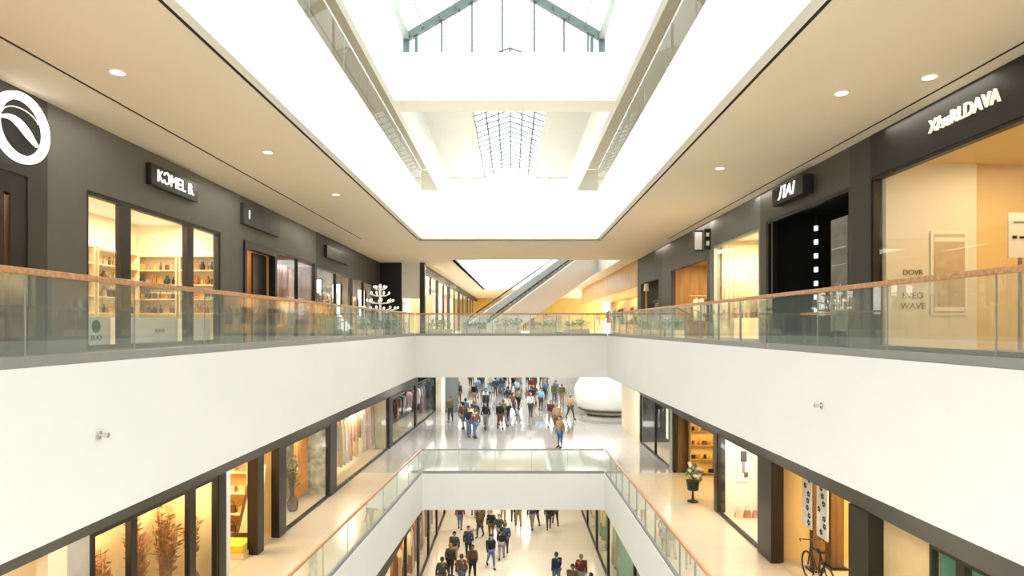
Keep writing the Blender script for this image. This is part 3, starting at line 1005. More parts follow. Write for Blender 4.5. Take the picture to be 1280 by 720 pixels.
for k, a in enumerate((1.0, 7.6, 14.6, 22.6)):
    tops = shelf_unit(FL, a, a + 4.6, 1.9, B0, B0 + 2.1, 4, f'white shop shelf behind the {ORD[k]} window beyond the white pillar', WHITE)
    for q, z in enumerate(tops[:-1]):
        put_goods(FL, a + .1, a + 4.5, 2.05, z, 9, ['gift_box', 'handbag', 'vase', 'jar'], ['teal', 'white', 'gold', 'sky blue', 'yellow', 'red', 'cream', 'navy'],
                  f"{['bottom', 'second', 'third'][q]} shelf, {ORD[k]} window past the pillar", 'goods beyond the white pillar', 1.25)
# end walls; the wall behind the camera and the roof sheet are added
struct(MB().box(-9.2, 9.2, YN - .2, YN, G0, 30.0), 'wall_back', WHITE)  # unseen wall added behind the camera to cut light from behind
SHADE_ROOF = MB()  # added solid sheet over the near skylight, unseen, dims the near end
for ex in (EX0, EX1):
    SHADE_ROOF.hexa([(ex, YN, EZ + .24), (ex, 6, EZ + .24), (RX, 6, RZ + .26), (RX, YN, RZ + .26)], [(ex, YN, EZ + .34), (ex, 6, EZ + .34), (RX, 6, RZ + .36), (RX, YN, RZ + .36)])
struct(SHADE_ROOF, 'ceiling', WHITE)
struct(MB().box(-12, 12, 80, 80.3, B0, C_SOF), 'wall_far', MUSTARD)
struct(MB().box(-12, 12, 83, 83.3, A0, B_SOF), 'wall_far', WHITE)
struct(MB().box(-9, 9, 70, 70.3, G0, A_SOF), 'wall_far', WHITE)

# ---- level B right -------------------------------------------------------------------
v = lambda px: 6.9 * FPX / (px - HX)
TOPR = 15.5
wall_panel(BR, 2, 11.72, B0, zt, [(4.0, 11.68, B0 + .02, TOPR)], mat('near_black_wall', (.022, .021, .019), .6, noise=.08))
wall_panel(BR, 11.72, 12.42, B0, zt, [], DARKW)
wall_panel(BR, 12.42, 16.9, B0, zt, [(12.42, 16.5, B0, TOPR)], HEADER)
wall_panel(BR, 16.9, 21.2, B0, zt, [(17.0, 20.9, B0 + .02, TOPR - .1)], SLATE)
wall_panel(BR, 21.2, 28.0, B0, zt, [(21.5, 26.4, B0, 15.05)], HEADER)
wall_panel(BR, 28.0, 33.4, B0, zt, [(28.6, 32.6, B0, 14.9)], DARKW)
wall_panel(BR, 33.4, 60.0, 14.9, zt, [], WOODW)
window(BR, 4.0, 11.68, B0 + .02, TOPR, [(7.6, 7.63)], .06, m=FRAME)
window(BR, 17.0, 20.9, B0 + .02, TOPR - .1, [], .07, m=OLIVE)
window(BR, 12.42, 16.5, B0, TOPR, [(16.15, 16.22)], .08, m=FRAME, glass=False, sill=0)
# golden shop: cream return wall, golden back wall, ceiling downlights, posters
shop_box(BR, 3.9, 11.70, B0, 15.75, 4.2, GOLDW, (1, .78, .48), 120, FBEIGE, GOLDW, lamps=2, sidem=GOLDW)
ER = endwall(BR, 11.64, .2, 4.3)
struct(MB().box(0, 1.72, -.10, 0, B0, 15.75), 'wall_partition', mat('ivory_partition', (.80, .74, .58), .6, noise=.03, nscale=.6), ER.M)


def downlight(loc, label, r=.09):
    o = tag(empty('ceiling_downlight', loc), label, 'ceiling light')
    MB().lathe([(r + .03, -.012), (r + .03, 0), (r, 0)], 20).build('trim_ring', WHITE, o)
    MB().lathe([(r, -.018), (r, -.012), (.01, -.012)], 20).build('lens', LAMP, o)
    return o


for k, (px, py, lab) in enumerate(((147, 90, 'on the left cream soffit above the ring sign'), (335, 190, 'on the left cream soffit towards the far bridge'),
                                   (1052, 116, 'on the right cream soffit, left of the pair'), (1162, 96, 'on the right cream soffit, nearest the golden shop'),
                                   (900, 210, 'on the right cream soffit above the slate panel'), (420, 243, 'on the left cream soffit before the bridge'))):
    p = at(px, py, C_SOF)
    downlight(p, f'small round recessed ceiling light {lab}')
for k, (uu, nn) in enumerate(((7.9, 2.4), (9.2, 2.0), (8.2, .7), (6.8, 1.4), (9.6, 3.3))):
    p = BR.pt(uu, nn, 15.75)
    downlight(p, f"small round ceiling light inside the golden shop, {ORD[k]} from the glass front corner", .07)

PAPER = mat('poster_paper', (.86, .83, .74), .6)
PAPERT = mat('poster_tan', (.58, .47, .28), .6, noise=.06)


def poster(W, u0, u1, n, z0, z1, label, face, marks, name='poster', fm=None):
    """a framed poster on a board; marks = list of (u, z, w, h, material) in the poster's own plane, or ('t', ...)"""
    c = W.pt((u0 + u1) / 2, n, (z0 + z1) / 2)
    r = tag(empty(name, c), label, name)
    d, f = W.d, W.facing
    hu, hz = (u1 - u0) / 2, (z1 - z0) / 2

    def pl(a0, a1, b0, b1, t0, t1, m, nm):
        lo = [d * a + f * t + Vector((0, 0, b0)) for a, t in ((a0, t0), (a1, t0), (a1, t1), (a0, t1))]
        hi = [d * a + f * t + Vector((0, 0, b1)) for a, t in ((a0, t0), (a1, t0), (a1, t1), (a0, t1))]
        return MB().hexa(lo, hi).build(nm, m, r)
    pl(-hu, hu, -hz, hz, .002, .025, fm or face, 'board')
    if fm:
        pl(-hu + .05, hu - .05, -hz + .05, hz - .05, .025, .030, face, 'print')
    for q in marks:
        if q[0] == 't':
            text(q[1], q[2], f * .034 + W.right * q[3] + Vector((0, 0, q[4])), W.right, f, q[5], r, .002)
        else:
            pl(q[0], q[1], q[2], q[3], .0305, .034, q[4], 'printed_block')
    return r


# tan framed poster and blurred wording on the cream wall, standing white sign at the right
poster(ER, .83, 1.52, -.11, 12.86, 14.45, 'tan framed poster with pale lower border on the cream wall of the golden shop', PAPERT,
       [(-.28, .28, .60, .68, PAPER), (-.28, .28, -.72, -.64, PAPER), (-.27, .27, .05, .45, PAL['beige'])], fm=PAPER)
gs = tag(empty('wall_sign', ER.pt(.50, -.11, 13.45)), 'grey blurred wording on the cream wall left of the tan poster', 'sign')
for body, sz, dz in (('DOVR', .14, .22), ('LVEO', .17, -.22), ('WAVE', .17, -.42)):
    text(body, sz, ER.facing * .006 + Vector((0, 0, dz)), ER.right, ER.facing, PAL['olive'], gs, .003)
EN = endwall(BR, 10.2, .3, 4.0)
sgn = poster(EN, EN.u(1258), EN.u(1292), -.02, 13.8, 14.55, 'white standing notice with lines of dark print at the right glass front', PAPER,
             [(-.15, .19, .20, .23, PAL['grey']), (-.17, -.09, -.06, -.01, PAL['black']), (-.05, .03, -.06, -.02, PAL['black']), (.06, .18, -.06, -.02, PAL['grey'])], name='notice')
MB().box(-.02, .02, .0, .04, -1.95, .2).build('stand_post', STEEL, sgn)
MB().box(-.2, .2, -.18, .18, -1.962, -1.93).build('stand_foot', STEEL, sgn)
bigl = tag(empty('shop_sign', BR.pt(9.3, 0, 15.92)), 'pale cream lettering on the black fascia above the golden shop', 'sign')
text('X/suRLDAVA', .30, BR.facing * .02, BR.right, BR.facing, SIGNY, bigl, .02, .86)

# black opening with a column of white dots and a grey skyline poster
shop_box(BR, 12.45, 16.85, B0, 15.75, 3.0, BLACKW, (1, .9, .8), 0, BLACKW, BLACKW)
dots = tag(empty('hanging_light_string', BR.pt(15.9, 1.05, 15.7)), 'vertical string of small white lamps inside the black shop opening', 'light string')
MB().tube([(0, 0, 0), (0, 0, -3.0)], .006, 6).build('cable', BLACK, dots)
for k in range(7):
    MB().box(-.035, .035, -.05, .05, -.55 - k * .36, -.42 - k * .36).build('lamp', SIGNW, dots, bevel=.01)
poster(BR, 12.55, 13.2, .05, B0 + .35, B0 + 2.75, 'grey skyline poster standing at the near side of the black opening', mat('poster_grey', (.22, .21, .19), .5, noise=.25, nscale=3),
       [(-.08, -.04, -.75, -.2, PAPER), (.0, .05, -.75, -.4, PAPER), (.1, .14, -.75, -.5, PAPER), (-.2, -.14, -.75, -.5, PAPER), (-.28, .28, .55, .58, PAL['silver']), (-.28, .28, .2, .22, PAL['silver'])])
# table with a white parcel before the black opening
tb = tag(empty('display_table', BR.pt(14.4, .9, B0)), 'long wooden display table inside the black shop opening', 'table')
MB().box(-.45, .45, -1.1, 1.1, .74, .80).build('table_top', WOODW, tb)
for sx in (-.4, .4):
    for sy in (-1.0, 1.0):
        MB().box(sx - .03, sx + .03, sy - .03, sy + .03, 0, .74).build('leg', WOODD, tb)
put_goods(BR, 13.5, 15.3, .9, B0 + .80, 5, ['gift_box', 'handbag', 'vase'], ['white', 'cream', 'teal', 'tan', 'silver'], 'on the wooden table in the black opening', 'goods on the wooden table', 1.3)

# bright cream display window with tall pale pleats
shop_box(BR, 16.95, 21.0, B0, 15.6, 1.6, WOODP, (1, .88, .62), 150, FBEIGE, WHITE)
EW = endwall(BR, 20.93, .25, 1.75)
cur = tag(MB().grid(lambda a, b: EW.pt(.04 + 1.42 * a, -.12 + .035 * math.sin(a * 55), B0 + .75 + 2.5 * b), 110, 2).build('pleated_curtain', mat('pale_curtain', (.86, .76, .52), .7, noise=.1, nscale=.8), smooth=True),
          'pale cream pleated curtain behind the bright display window', 'curtain')
for o in (cur,):
    md = o.modifiers.new('thick', 'SOLIDIFY'); md.thickness = .01
pt = tag(empty('window_plinth', EW.pt(.75, -.75, B0 + .015)), 'cream plinth with dark jars behind bright cream display window', 'plinth')
MB().box(-.6, .6, -.2, .2, 0, .72).build('plinth_body', CREAMW, pt)
put_goods(EW, .2, 1.3, -.75, B0 + .735, 6, ['jar', 'vase', 'bottle'], ['rust', 'brown', 'black'], 'on the cream plinth, bright display window', 'jars on the cream plinth', 1.2)
sign_box(BR, 13.9, 15.55, 15.70, 16.14, 'slanted black box sign with three white capitals above the black opening', 'ЛAI', .42, sx=1.25, th=.25, shear=.25)
# brown interior shop with blade sign
shop_box(BR, 21.3, 26.6, B0, 15.3, 3.2, WOODW, (1, .7, .4), 110)
garment_row(endwall(BR, 26.5, .3, 3.2), .3, 2.6, -.7, B0 + 1.75, 8, ['shirt', 'coat'], ['black', 'white', 'brown', 'charcoal', 'tan'], 'rack in the brown shop beside the slate wall', 'clothes in the brown shop', B0, 'steel rack of dark clothes in the brown right-side shop', TURN)
PAPER2 = mat('sign_face_white', (.85, .85, .82), .5)
bs = tag(empty('blade_sign', BR.pt(22.0, -.02, 15.2)), 'white blade sign on bracket beside the brown shop front', 'sign')
MB().box(-.26, -.02, -.04, .04, .22, .86).build('sign_panel', PAPER2, bs)
MB().box(-.28, .02, -.05, .05, .16, .22).box(-.28, .02, -.05, .05, .86, .92).build('sign_bracket', BLACK, bs)
bs2 = tag(empty('blade_sign', BR.pt(21.0, -.02, 15.3)), 'small black blade sign with two white marks beside the slate panel', 'sign')
MB().box(-.24, -.02, -.04, .04, .0, .72).build('sign_panel', BLACK, bs2)
MB().box(-.19, -.08, -.052, -.041, .45, .58).build('printed_mark', PAPER2, bs2)
MB().box(-.19, -.08, -.052, -.041, .14, .3).build('printed_mark', PAPER2, bs2)
# slim dark track rail with spotlights under the right soffit
# dark shop + wooden far shops
shop_box(BR, 28.2, 33.0, B0, 15.2, 2.6, DARKW, (1, .8, .55), 60)
garment_row(BR, 28.8, 32.4, .62, B0 + 1.8, 10, ['shirt', 'coat', 'dress'], ['charcoal', 'black', 'grey', 'white'], 'rack in the dark far right shop', 'clothes in the dark right shop', B0, 'steel rack of grey clothes in the dark far right shop', TURN)
struct(MB().box(33.4, 60, 2.8, 3.0, B0, 15.2), 'wall_back', WOODW, BR.M)
struct(MB().box(33.4, 60, .2, 2.8, 15.0, 15.1), 'ceiling', CREAMW, BR.M)
struct(MB().box(33.3, 33.5, 0, 3.0, B0, 15.2), 'wall_side', WOODW, BR.M)
for k, a in enumerate((36, 42, 48, 55)):
    ld = bpy.data.lights.new('shop_lamp', 'AREA'); ld.size = 2.2; ld.energy = 170; ld.color = (1, .72, .38)
    lo = bpy.data.objects.new('shop_lamp', ld); COL.objects.link(lo); lo.location = BR.pt(a, 1.4, 14.95)
for k, (a, cols) in enumerate(((34.2, ['tan', 'brown', 'rust', 'cream']), (38.6, ['brown', 'maroon', 'beige', 'black', 'tan']), (43.2, ['teal', 'white', 'red']), (49.0, ['orange', 'white', 'yellow', 'orange']))):
    garment_row(BR, a, a + 3.6, .5, B0 + 1.75, 11, ['shirt', 'coat', 'dress'], cols, f'{ORD[k]} rack along the far wooden shop', 'clothes along the far wooden shop', B0, f'steel clothes rack, {ORD[k]} along the far wooden shop on the right', TURN)
gp = tag(empty('floor_lamp', (6.45, 29.2, B0)), 'slim golden floor lamp post beside the dark far right shop', 'lamp')
MB().lathe([(.16, 0), (.16, .03), (.03, .05)], 16).build('base', PAL['gold'], gp)
MB().tube([(0, 0, .04), (0, 0, 2.15)], .045, 10).build('pole', PAL['gold'], gp)
MB().lathe([(.05, 2.15), (.13, 2.15), (.10, 2.5), (.05, 2.5)], 16).build('lamp_shade', PAL['cream'], gp)

# ---------------------------------------------------------------- escalator (rises to the right beyond the bridge)
E0, E1 = Vector((-1.75, 34.6, B0)), Vector((6.1, 44.0, C0))
hd = Vector((E1.x - E0.x, E1.y - E0.y, 0)); HL = hd.length; hd.normalize()
es = tag(empty('escalator', E0, math.atan2(hd.y, hd.x)), 'white-sided escalator rising to the right behind the white bridge', 'escalator')
RISE = E1.z - E0.z
W2 = .75
for s in (-1, 1):
    y0, y1 = sorted((s * W2, s * (W2 + .12)))
    b = MB()
    b.add([(-.4, y0, .02), (1.5, y0, .02), (HL + .4, y0, RISE - 1.15), (HL + .4, y0, RISE + .72), (HL, y0, RISE + .72), (0, y0, .72), (-.4, y0, .6)] +
          [(-.4, y1, .02), (1.5, y1, .02), (HL + .4, y1, RISE - 1.15), (HL + .4, y1, RISE + .72), (HL, y1, RISE + .72), (0, y1, .72), (-.4, y1, .6)],
          [(0, 1, 2, 3, 4, 5, 6), (13, 12, 11, 10, 9, 8, 7)] + [(i, (i + 1) % 7, 7 + (i + 1) % 7, 7 + i) for i in range(7)])
    b.build('side_panel', WHITE, es)
    yc = s * (W2 + .06)
    q = MB()
    q.add([(0, yc - .008, .70), (HL, yc - .008, RISE + .70), (HL, yc - .008, RISE + 1.0), (0, yc - .008, 1.0),
           (0, yc + .008, .70), (HL, yc + .008, RISE + .70), (HL, yc + .008, RISE + 1.0), (0, yc + .008, 1.0)],
          [(0, 1, 2, 3), (7, 6, 5, 4), (0, 4, 5, 1), (1, 5, 6, 2), (2, 6, 7, 3), (3, 7, 4, 0)])
    q.build('glass_balustrade', GLASS, es)
    MB().tube([(-.1, yc, .4), (-.25, yc, .75), (0, yc, 1.03), (HL, yc, RISE + 1.03), (HL + .3, yc, RISE + .95)], .04, 8).build('handrail', RUBBER, es)
MB().add([(1.5, -W2, .02), (1.5, W2, .02), (HL + .4, W2, RISE - 1.15), (HL + .4, -W2, RISE - 1.15), (1.5, -W2, .06), (1.5, W2, .06), (HL + .4, W2, RISE - 1.11), (HL + .4, -W2, RISE - 1.11)],
         [(0, 1, 2, 3), (7, 6, 5, 4), (0, 4, 5, 1), (1, 5, 6, 2), (2, 6, 7, 3), (3, 7, 4, 0)]).build('underside', SLATE, es)
ns = 28
for k in range(ns):
    x = HL * k / ns
    z = RISE * k / ns
    MB().box(x, x + HL / ns + .02, -W2 + .02, W2 - .02, z + .02, z + RISE / ns + .02).build('step', STEEL, es)

# ---------------------------------------------------------------- level A left
TOPA = 8.9
a = AL.u
wall_panel(AL, 2, 40, TOPA, B_SOF, [], HEADER)
JA = [a(p) for p in (-60, 112, 280, 357, 416, 489, 548)]
wall_panel(AL, 2, a(84), A0, TOPA, [(3, a(60), A0, TOPA)], BEIGEW)
wall_panel(AL, a(84), a(112), A0, TOPA, [], mat('grey_beige_panel', (.42, .39, .34), .6, noise=.1, nscale=2))
wall_panel(AL, a(112), a(118), A0, TOPA, [], FRAME)
window(AL, a(116), a(274), A0, TOPA, [(a(165), a(173)), (a(238), a(246))], .09)
wall_panel(AL, a(274), a(283), A0, TOPA, [], FRAME)
wall_panel(AL, a(283), a(288), A0, TOPA, [], WHITE)
wall_panel(AL, a(322), a(330), A0, TOPA, [], FRAME, .3)
wall_panel(AL, a(349), a(357), A0, TOPA, [], FRAME, .25)
window(AL, a(357), a(413), A0, TOPA, [], .10)
wall_panel(AL, a(413), a(421), A0, TOPA, [], FRAME)
window(AL, a(421), a(487), A0, TOPA, [], .06)
wall_panel(AL, a(487), a(491), A0, TOPA, [], FRAME)
window(AL, a(491), a(545), A0, TOPA, [(a(520), a(522))], .06)
PLANTW = mat('gold_paper_wall', (.88, .70, .38), .6, noise=.10, nscale=1.6)
shop_box(AL, 3, a(84), A0, 9.2, 2.0, BEIGEW, (1, .7, .4), 80)
shop_box(AL, a(112), a(278), A0, 9.2, 1.1, PLANTW, (1, .80, .48), 95, FBEIGE, lamps=2)
shop_box(AL, a(280), a(356), A0, 9.2, 3.6, GOLDW, (1, .76, .42), 120, FBEIGE, lamps=1)
STONE = mat('grey_stone_wall', (.42, .40, .33), .8, noise=.45, nscale=4, bump=.4)
shop_box(AL, a(357), a(416), A0, 9.2, 1.3, STONE, (1, .82, .55), 80, FBEIGE)
shop_box(AL, a(417), a(488), A0, 9.2, 1.5, CREAMW, (1, .84, .62), 110, FBEIGE)
shop_box(AL, a(489), a(548), A0, 9.2, 1.6, DARKW, (1, .86, .72), 60, FBEIGE)


def reeds(W, uu, n, z, label, m=REED, h=1.9, cnt=16, pot=True, sp=.5, leafm=None):
    r = tag(empty('reed_arrangement', W.pt(uu, n, z + .003)), label, 'plant')
    if pot:
        MB().lathe([(.12, 0), (.19, .12), (.2, .3), (.13, .46), (.10, .5)], 14).build('pot', PAL['brown'], r, smooth=True)
    stems, lv = MB(), MB()
    for k in range(cnt):
        an, ln = random.uniform(0, 2 * PI), h * random.uniform(.6, 1.0)
        ox, oy = math.cos(an), math.sin(an)
        s = sp * random.uniform(.2, 1.0)
        pts = [(ox * .04, oy * .04, .4), (ox * s * .35, oy * s * .35, .4 + (ln - .4) * .5), (ox * s, oy * s, ln)]
        stems.tube(pts, [.010, .008, .004], 5)
        for q in range(5):
            t = .35 + .13 * q
            b = Vector(pts[1]).lerp(Vector(pts[2]), max(0, (t - .35) / .6))
            d = Vector((random.uniform(-1, 1), random.uniform(-1, 1), random.uniform(.2, 1))).normalized()
            sd = d.cross(Vector((random.random(), random.random(), .3))).normalized()
            w, l = .03, .2
            lv.add([b, b + d * l * .5 + sd * w, b + d * l, b + d * l * .5 - sd * w, b + d * l * .5 + d.cross(sd) * .008],
                   [(0, 1, 4), (1, 2, 4), (2, 3, 4), (3, 0, 4), (0, 3, 2, 1)])
    stems.build('stem', m, r)
    lv.build('leaves', leafm or m, r)
    return r


for k, (px, h, c, sp) in enumerate(((131, 1.8, 26, .34), (146, 2.0, 26, .3), (160, 1.7, 24, .3), (184, 1.9, 26, .34), (202, 2.2, 26, .3), (220, 2.4, 30, .34), (236, 2.0, 24, .3), (252, 2.3, 26, .3), (264, 1.9, 22, .26))):
    reeds(AL, a(px), .48 + .5 * (k % 2), A0 + .015, f"dried brown reed arrangement in a pot, {ORD[k]} along the gold-backed windows", h=h, cnt=c + 12, sp=.23)

# open gold bay: what one sees through it is its far side wall
UB = a(356) - .06
EG = endwall(AL, UB, .25, 3.7)
xg = lambda px: EG.u(px)
tops = shelf_unit(EG, xg(272), xg(319), -.5, A0 + .015, 8.8, 5, 'gold-lit stepped shelf in the open lower left bay', WOODP, d=.45, mb_=GOLDW)
for q, z in enumerate(tops[:-1]):
    put_goods(EG, xg(275), xg(317), -.3, z, 3, ['gift_box', 'gift_box', 'handbag'], ['cream', 'beige', 'gold', 'tan', 'brown'], f"{['bottom', 'second', 'third', 'top'][q]} shelf of the gold-lit bay", 'boxes in the gold-lit bay', 1.25)
lb = tag(empty('leaning_board', EG.pt((xg(330) + xg(348)) / 2 - .13, -1.1, A0 + .3)), 'pale wooden board leaning against the back of the open bay', 'board')
MB().hexa([(-.36, -.02, 0), (.24, -.02, 0), (.24, .04, 0), (-.36, .04, 0)], [(-.10, .56, 2.0), (.24, .56, 2.0), (.24, .62, 2.0), (-.10, .62, 2.0)]).build('panel', WOODP, lb)
MB().hexa([(-.46, -.02, 0), (-.37, -.02, 0), (-.37, .04, 0), (-.46, .04, 0)], [(-.20, .56, 2.0), (-.11, .56, 2.0), (-.11, .62, 2.0), (-.20, .62, 2.0)]).build('brace', WOODD, lb)
MB().box(-.5, .3, -.06, -.03, 0, .12).build('foot', WOODD, lb)
MB().box(-.5, .3, -.05, .05, -.28, 0).build('base_block', WOODW, lb)
yp = tag(empty('display_platform', EG.pt((xg(331) + xg(346)) / 2 - .20, -1.75, A0 + .02)), 'low yellow display platform on the floor of the open bay', 'platform')
MB().box(-.42, .36, -.4, .4, 0, .14).build('base', WOODP, yp)
MB().box(-.38, .32, -.36, .36, .14, .36).build('cushion', PAL['yellow'], yp, bevel=.05)
wb = tag(empty('storage_crate', EG.pt(xg(292), -1.15, A0 + .02)), 'stepped honey wood crates at the front of the open bay', 'crate')
MB().box(-.45, .45, -.3, .3, 0, .32).build('lower_crate', WOODW, wb)
MB().box(-.45, .2, -.3, .3, .33, .95).build('upper_crate', WOODP, wb)

tag(MB().grid(lambda s, t: AL.pt(a(398) + .05 + (a(411) - a(398)) * s, .9 + .05 * math.sin(30 * s), A0 + .2 + 2.5 * t), 30, 4).build('hanging_banner', PAL['orange'], smooth=True), 'rust orange hanging cloth in the stone-backed window', 'banner')
bpy.data.objects['hanging_banner'].modifiers.new('thick', 'SOLIDIFY').thickness = .01
reeds(AL, a(370), .7, A0 + .015, 'grey-green leafy arrangement in the stone-backed window', m=PAL['olive'], h=2.4, cnt=26, sp=.4, leafm=LEAF)
reeds(AL, a(390), .7, A0 + .015, 'second grey-green arrangement beside the orange cloth', m=PAL['olive'], h=2.1, cnt=24, sp=.4, leafm=PAL['olive'])
garment_row(AL, a(423), a(486), .7, A0 + 2.55, 17, ['gown', 'gown', 'dress'], ['cream', 'beige', 'white', 'pink', 'cream', 'tan', 'silver'], 'rack in the cream window', 'pale clothes in the lower left window', A0 + .015, 'steel rack of pale clothes in the lower left cream window', TURN, 1.15)
garment_row(AL, a(493), a(519), .7, A0 + 2.3, 9, ['coat', 'dress', 'gown'], ['black', 'charcoal', 'maroon', 'red', 'white', 'rust'], 'rack in the dark red window', 'dark clothes in the lower left window', A0 + .015, 'steel rack of black and red clothes in the far lower window', TURN, 1.15)
garment_row(AL, a(523), a(544), .7, A0 + 2.3, 9, ['coat', 'dress', 'gown'], ['dusty pink', 'mauve', 'brown', 'white', 'black'], 'second rack in the dark red window', 'dark clothes in the lower left window', A0 + .015, 'steel rack of mauve clothes at the far end of the lower window', TURN, 1.15)

# ---------------------------------------------------------------- level A right
r_ = AR.u
wall_panel(AR, 2, 40, TOPA, B_SOF, [], HEADER)
wall_panel(AR, 34.4, 40, A0, TOPA, [], BEIGEW)
wall_panel(AR, r_(840), r_(837), A0, TOPA, [], OLIVE)
window(AR, r_(837), 34.3, A0, TOPA, [(r_(818), r_(818) + .1)], .08)
shop_box(AR, r_(839), 34.4, A0, 9.2, 2.2, BLACKW, (1, .8, .55), 60, FBEIGE)
for k, px in enumerate((808, 813, 824, 830, 834)):
    lightbox(AR, r_(px) - .25, r_(px) + .25, 1.2 + .1 * k, A0 + .5, A0 + 2.5, f'{["green", "cream", "white", "amber", "cream"][k]}-faced tall lit panel, {ORD[k]} from the far end of dark striped shop', mat(f'lit_face_{k}', (.6, .6, .5), .5, emit=[(.5, .7, .3), (1, .85, .6), (1, .95, .85), (.9, .6, .2), (1, .9, .7)][k], estr=.9))
window(AR, r_(893), r_(840), A0, TOPA, [], .12, m=FRAME, glass=False, sill=0)
shop_box(AR, r_(893), r_(841), A0, 9.2, 3.4, WOODD, (1, .66, .22), 150, FBEIGE, sidem=WOODD)
EK = endwall(AR, r_(841) - .06, .25, 3.5)
xk = EK.u
tops = shelf_unit(EK, xk(859), xk(890), -.5, A0 + .015, 8.7, 5, 'tall amber-lit cabinet inside the dark wooden lower right shop', WOODW, mb_=GOLDW)
for q, z in enumerate(tops[:-1]):
    put_goods(EK, xk(860), xk(889), -.35, z, 4, ['bottle', 'jar', 'gift_box'], ['gold', 'amber', 'brown', 'black', 'yellow'], f"{['bottom', 'second', 'third', 'fourth'][q]} shelf of the amber cabinet", 'goods in the amber cabinet', 1.0)
fp = at(866, 618, A0); fp.x = 6.75; fp.y = 6.75 * FPX / (866 - HX)
pp = tag(empty('plant_stand', fp), 'black pot stand with white and green flowers outside the dark wooden shop', 'plant')
MB().lathe([(.2, 0), (.2, .04), (.04, .08), (.04, .4), (.2, .45), (.25, .8), (.22, .8)], 16).build('pot', BLACK, pp)
fg = MB()
for k in range(22):
    an, rr, zz = random.uniform(0, 6.28), random.uniform(.05, .36), random.uniform(.85, 1.45)
    c1 = (rr * math.cos(an), rr * math.sin(an), zz)
    if k % 2:
        MB().lathe([(.01, -.07), (.07, -.02), (.085, .03), (.03, .05), (.01, .03)], 9, c1).build('flower', PAL['white'], pp, smooth=True)
    else:
        fg.lathe([(.01, -.09), (.06, -.02), (.06, .03), (.01, .10)], 7, c1)
    fg.tube([(0, 0, .75), (rr * math.cos(an) * .8, rr * math.sin(an) * .8, zz - .05)], .008, 4)
fg.build('leaves', LEAF, pp)
wall_panel(AR, r_(896), r_(893), A0, TOPA, [], FRAME, .3)
window(AR, r_(949), r_(896), A0, TOPA, [], .07)
shop_box(AR, r_(950), r_(895), A0, 9.2, 1.2, mat('pale_display_wall', (.86, .80, .68), .6, noise=.03), (1, .86, .66), 95, FBEIGE, WHITE)
EQ = endwall(AR, r_(895) - .06, .25, 1.35)
poster(EQ, EQ.u(921), EQ.u(936), -.03, A0 + 1.1, A0 + 2.4, 'white canvas with a dark brushed figure in the pale lower right window', PAPER,
       [(-.1, .12, .05, .42, PAL['charcoal']), (-.06, .05, -.35, .05, PAL['grey']), (.02, .16, -.5, -.32, PAL['brown'])], name='canvas')
put_goods(EQ, EQ.u(910), EQ.u(942), -.6, A0 + .015, 3, ['handbag', 'vase'], ['rust', 'beige', 'tan'], 'on the floor of the pale lower right window', 'goods in the pale window', 1.3)
wall_panel(AR, r_(966), r_(949), A0, TOPA, [], FRAME, .35, n0=-.05)
wall_panel(AR, r_(1089), r_(1064), A0, TOPA, [], mat('black_pillar_face', (.014, .012, .010), .5), .5, n0=-.06)
wall_panel(AR, 2, r_(1240), A0, TOPA, [(3.5, r_(1250), A0, TOPA)], FRAME)
shop_box(AR, r_(1088), r_(960), A0, 9.2, 3.6, GOLDW, (1, .74, .36), 150, FBEIGE)
wall_panel(AR, r_(1160), r_(1089), A0, TOPA, [], mat('warm_beige_panel', (.74, .56, .30), .5, noise=.04), .12, n0=.25)
window(AR, r_(1240), r_(1160), A0, TOPA, [(r_(1204), r_(1193))], .07)
shop_box(AR, 3, r_(1161), A0, 9.2, 1.6, GREENP, (.9, 1, .85), 60, FBEIGE)
reeds(AR, r_(1186), .95, A0 + .015, 'green leafy arrangement in the greenish lower right window', m=LEAF, h=2.3, cnt=20, sp=.15)

# bicycle, display posts and banners in the golden bay
bk = at(1020, 704, A0); bk.x = 7.7; bk.y = 7.7 * FPX / (1022 - HX)
bi = tag(empty('bicycle', bk, math.atan2(bk.y, bk.x) + .45), 'black bicycle parked in front of the golden wall', 'bicycle')


def wheel(cx):
    w = MB().tube([(cx + .33 * math.cos(2 * PI * k / 28), 0, .345 + .33 * math.sin(2 * PI * k / 28)) for k in range(28)], .024, 8, closed=True).build('wheel', RUBBER, bi)
    sp = MB()
    for k in range(12):
        an = 2 * PI * k / 12
        sp.tube([(cx, 0, .345), (cx + .32 * math.cos(an), 0, .345 + .32 * math.sin(an))], .003, 4)
    sp.tube([(cx, -.04, .345), (cx, .04, .345)], .025, 8)
    sp.build('spokes', STEEL, w)


wheel(-.52); wheel(.52)
fr = MB()
for p, q in (((-.52, 0, .345), (-.14, 0, .85)), ((-.52, 0, .345), (-.05, 0, .32)), ((-.05, 0, .32), (-.16, 0, .92)), ((-.05, 0, .32), (.36, 0, .80)), ((-.15, 0, .86), (.35, 0, .90)), ((.52, 0, .345), (.34, 0, .98))):
    fr.tube([p, q], .02, 8)
fr.build('frame', BLACK, bi)
MB().tube([(.34, 0, .98), (.40, -.02, 1.04), (.38, -.28, 1.06), (.28, -.30, 1.05)], .014, 8).tube([(.40, -.02, 1.04), (.38, .28, 1.06), (.28, .30, 1.05)], .014, 8).build('handlebar', BLACK, bi)
MB().hexa([(-.30, -.08, .93), (.0, -.03, .93), (.0, .03, .93), (-.30, .08, .93)], [(-.30, -.07, .98), (.0, -.02, .97), (.0, .02, .97), (-.30, .07, .98)]).build('saddle', RUBBER, bi, bevel=.01)
MB().tube([(-.05, -.09, .32), (-.05, .09, .32)], .012, 6).tube([(-.05, .09, .32), (.07, .09, .22), (.07, .17, .22)], .012, 6).tube([(-.05, -.09, .32), (-.17, -.09, .42), (-.17, -.17, .42)], .012, 6).build('pedal_crank', STEEL, bi)
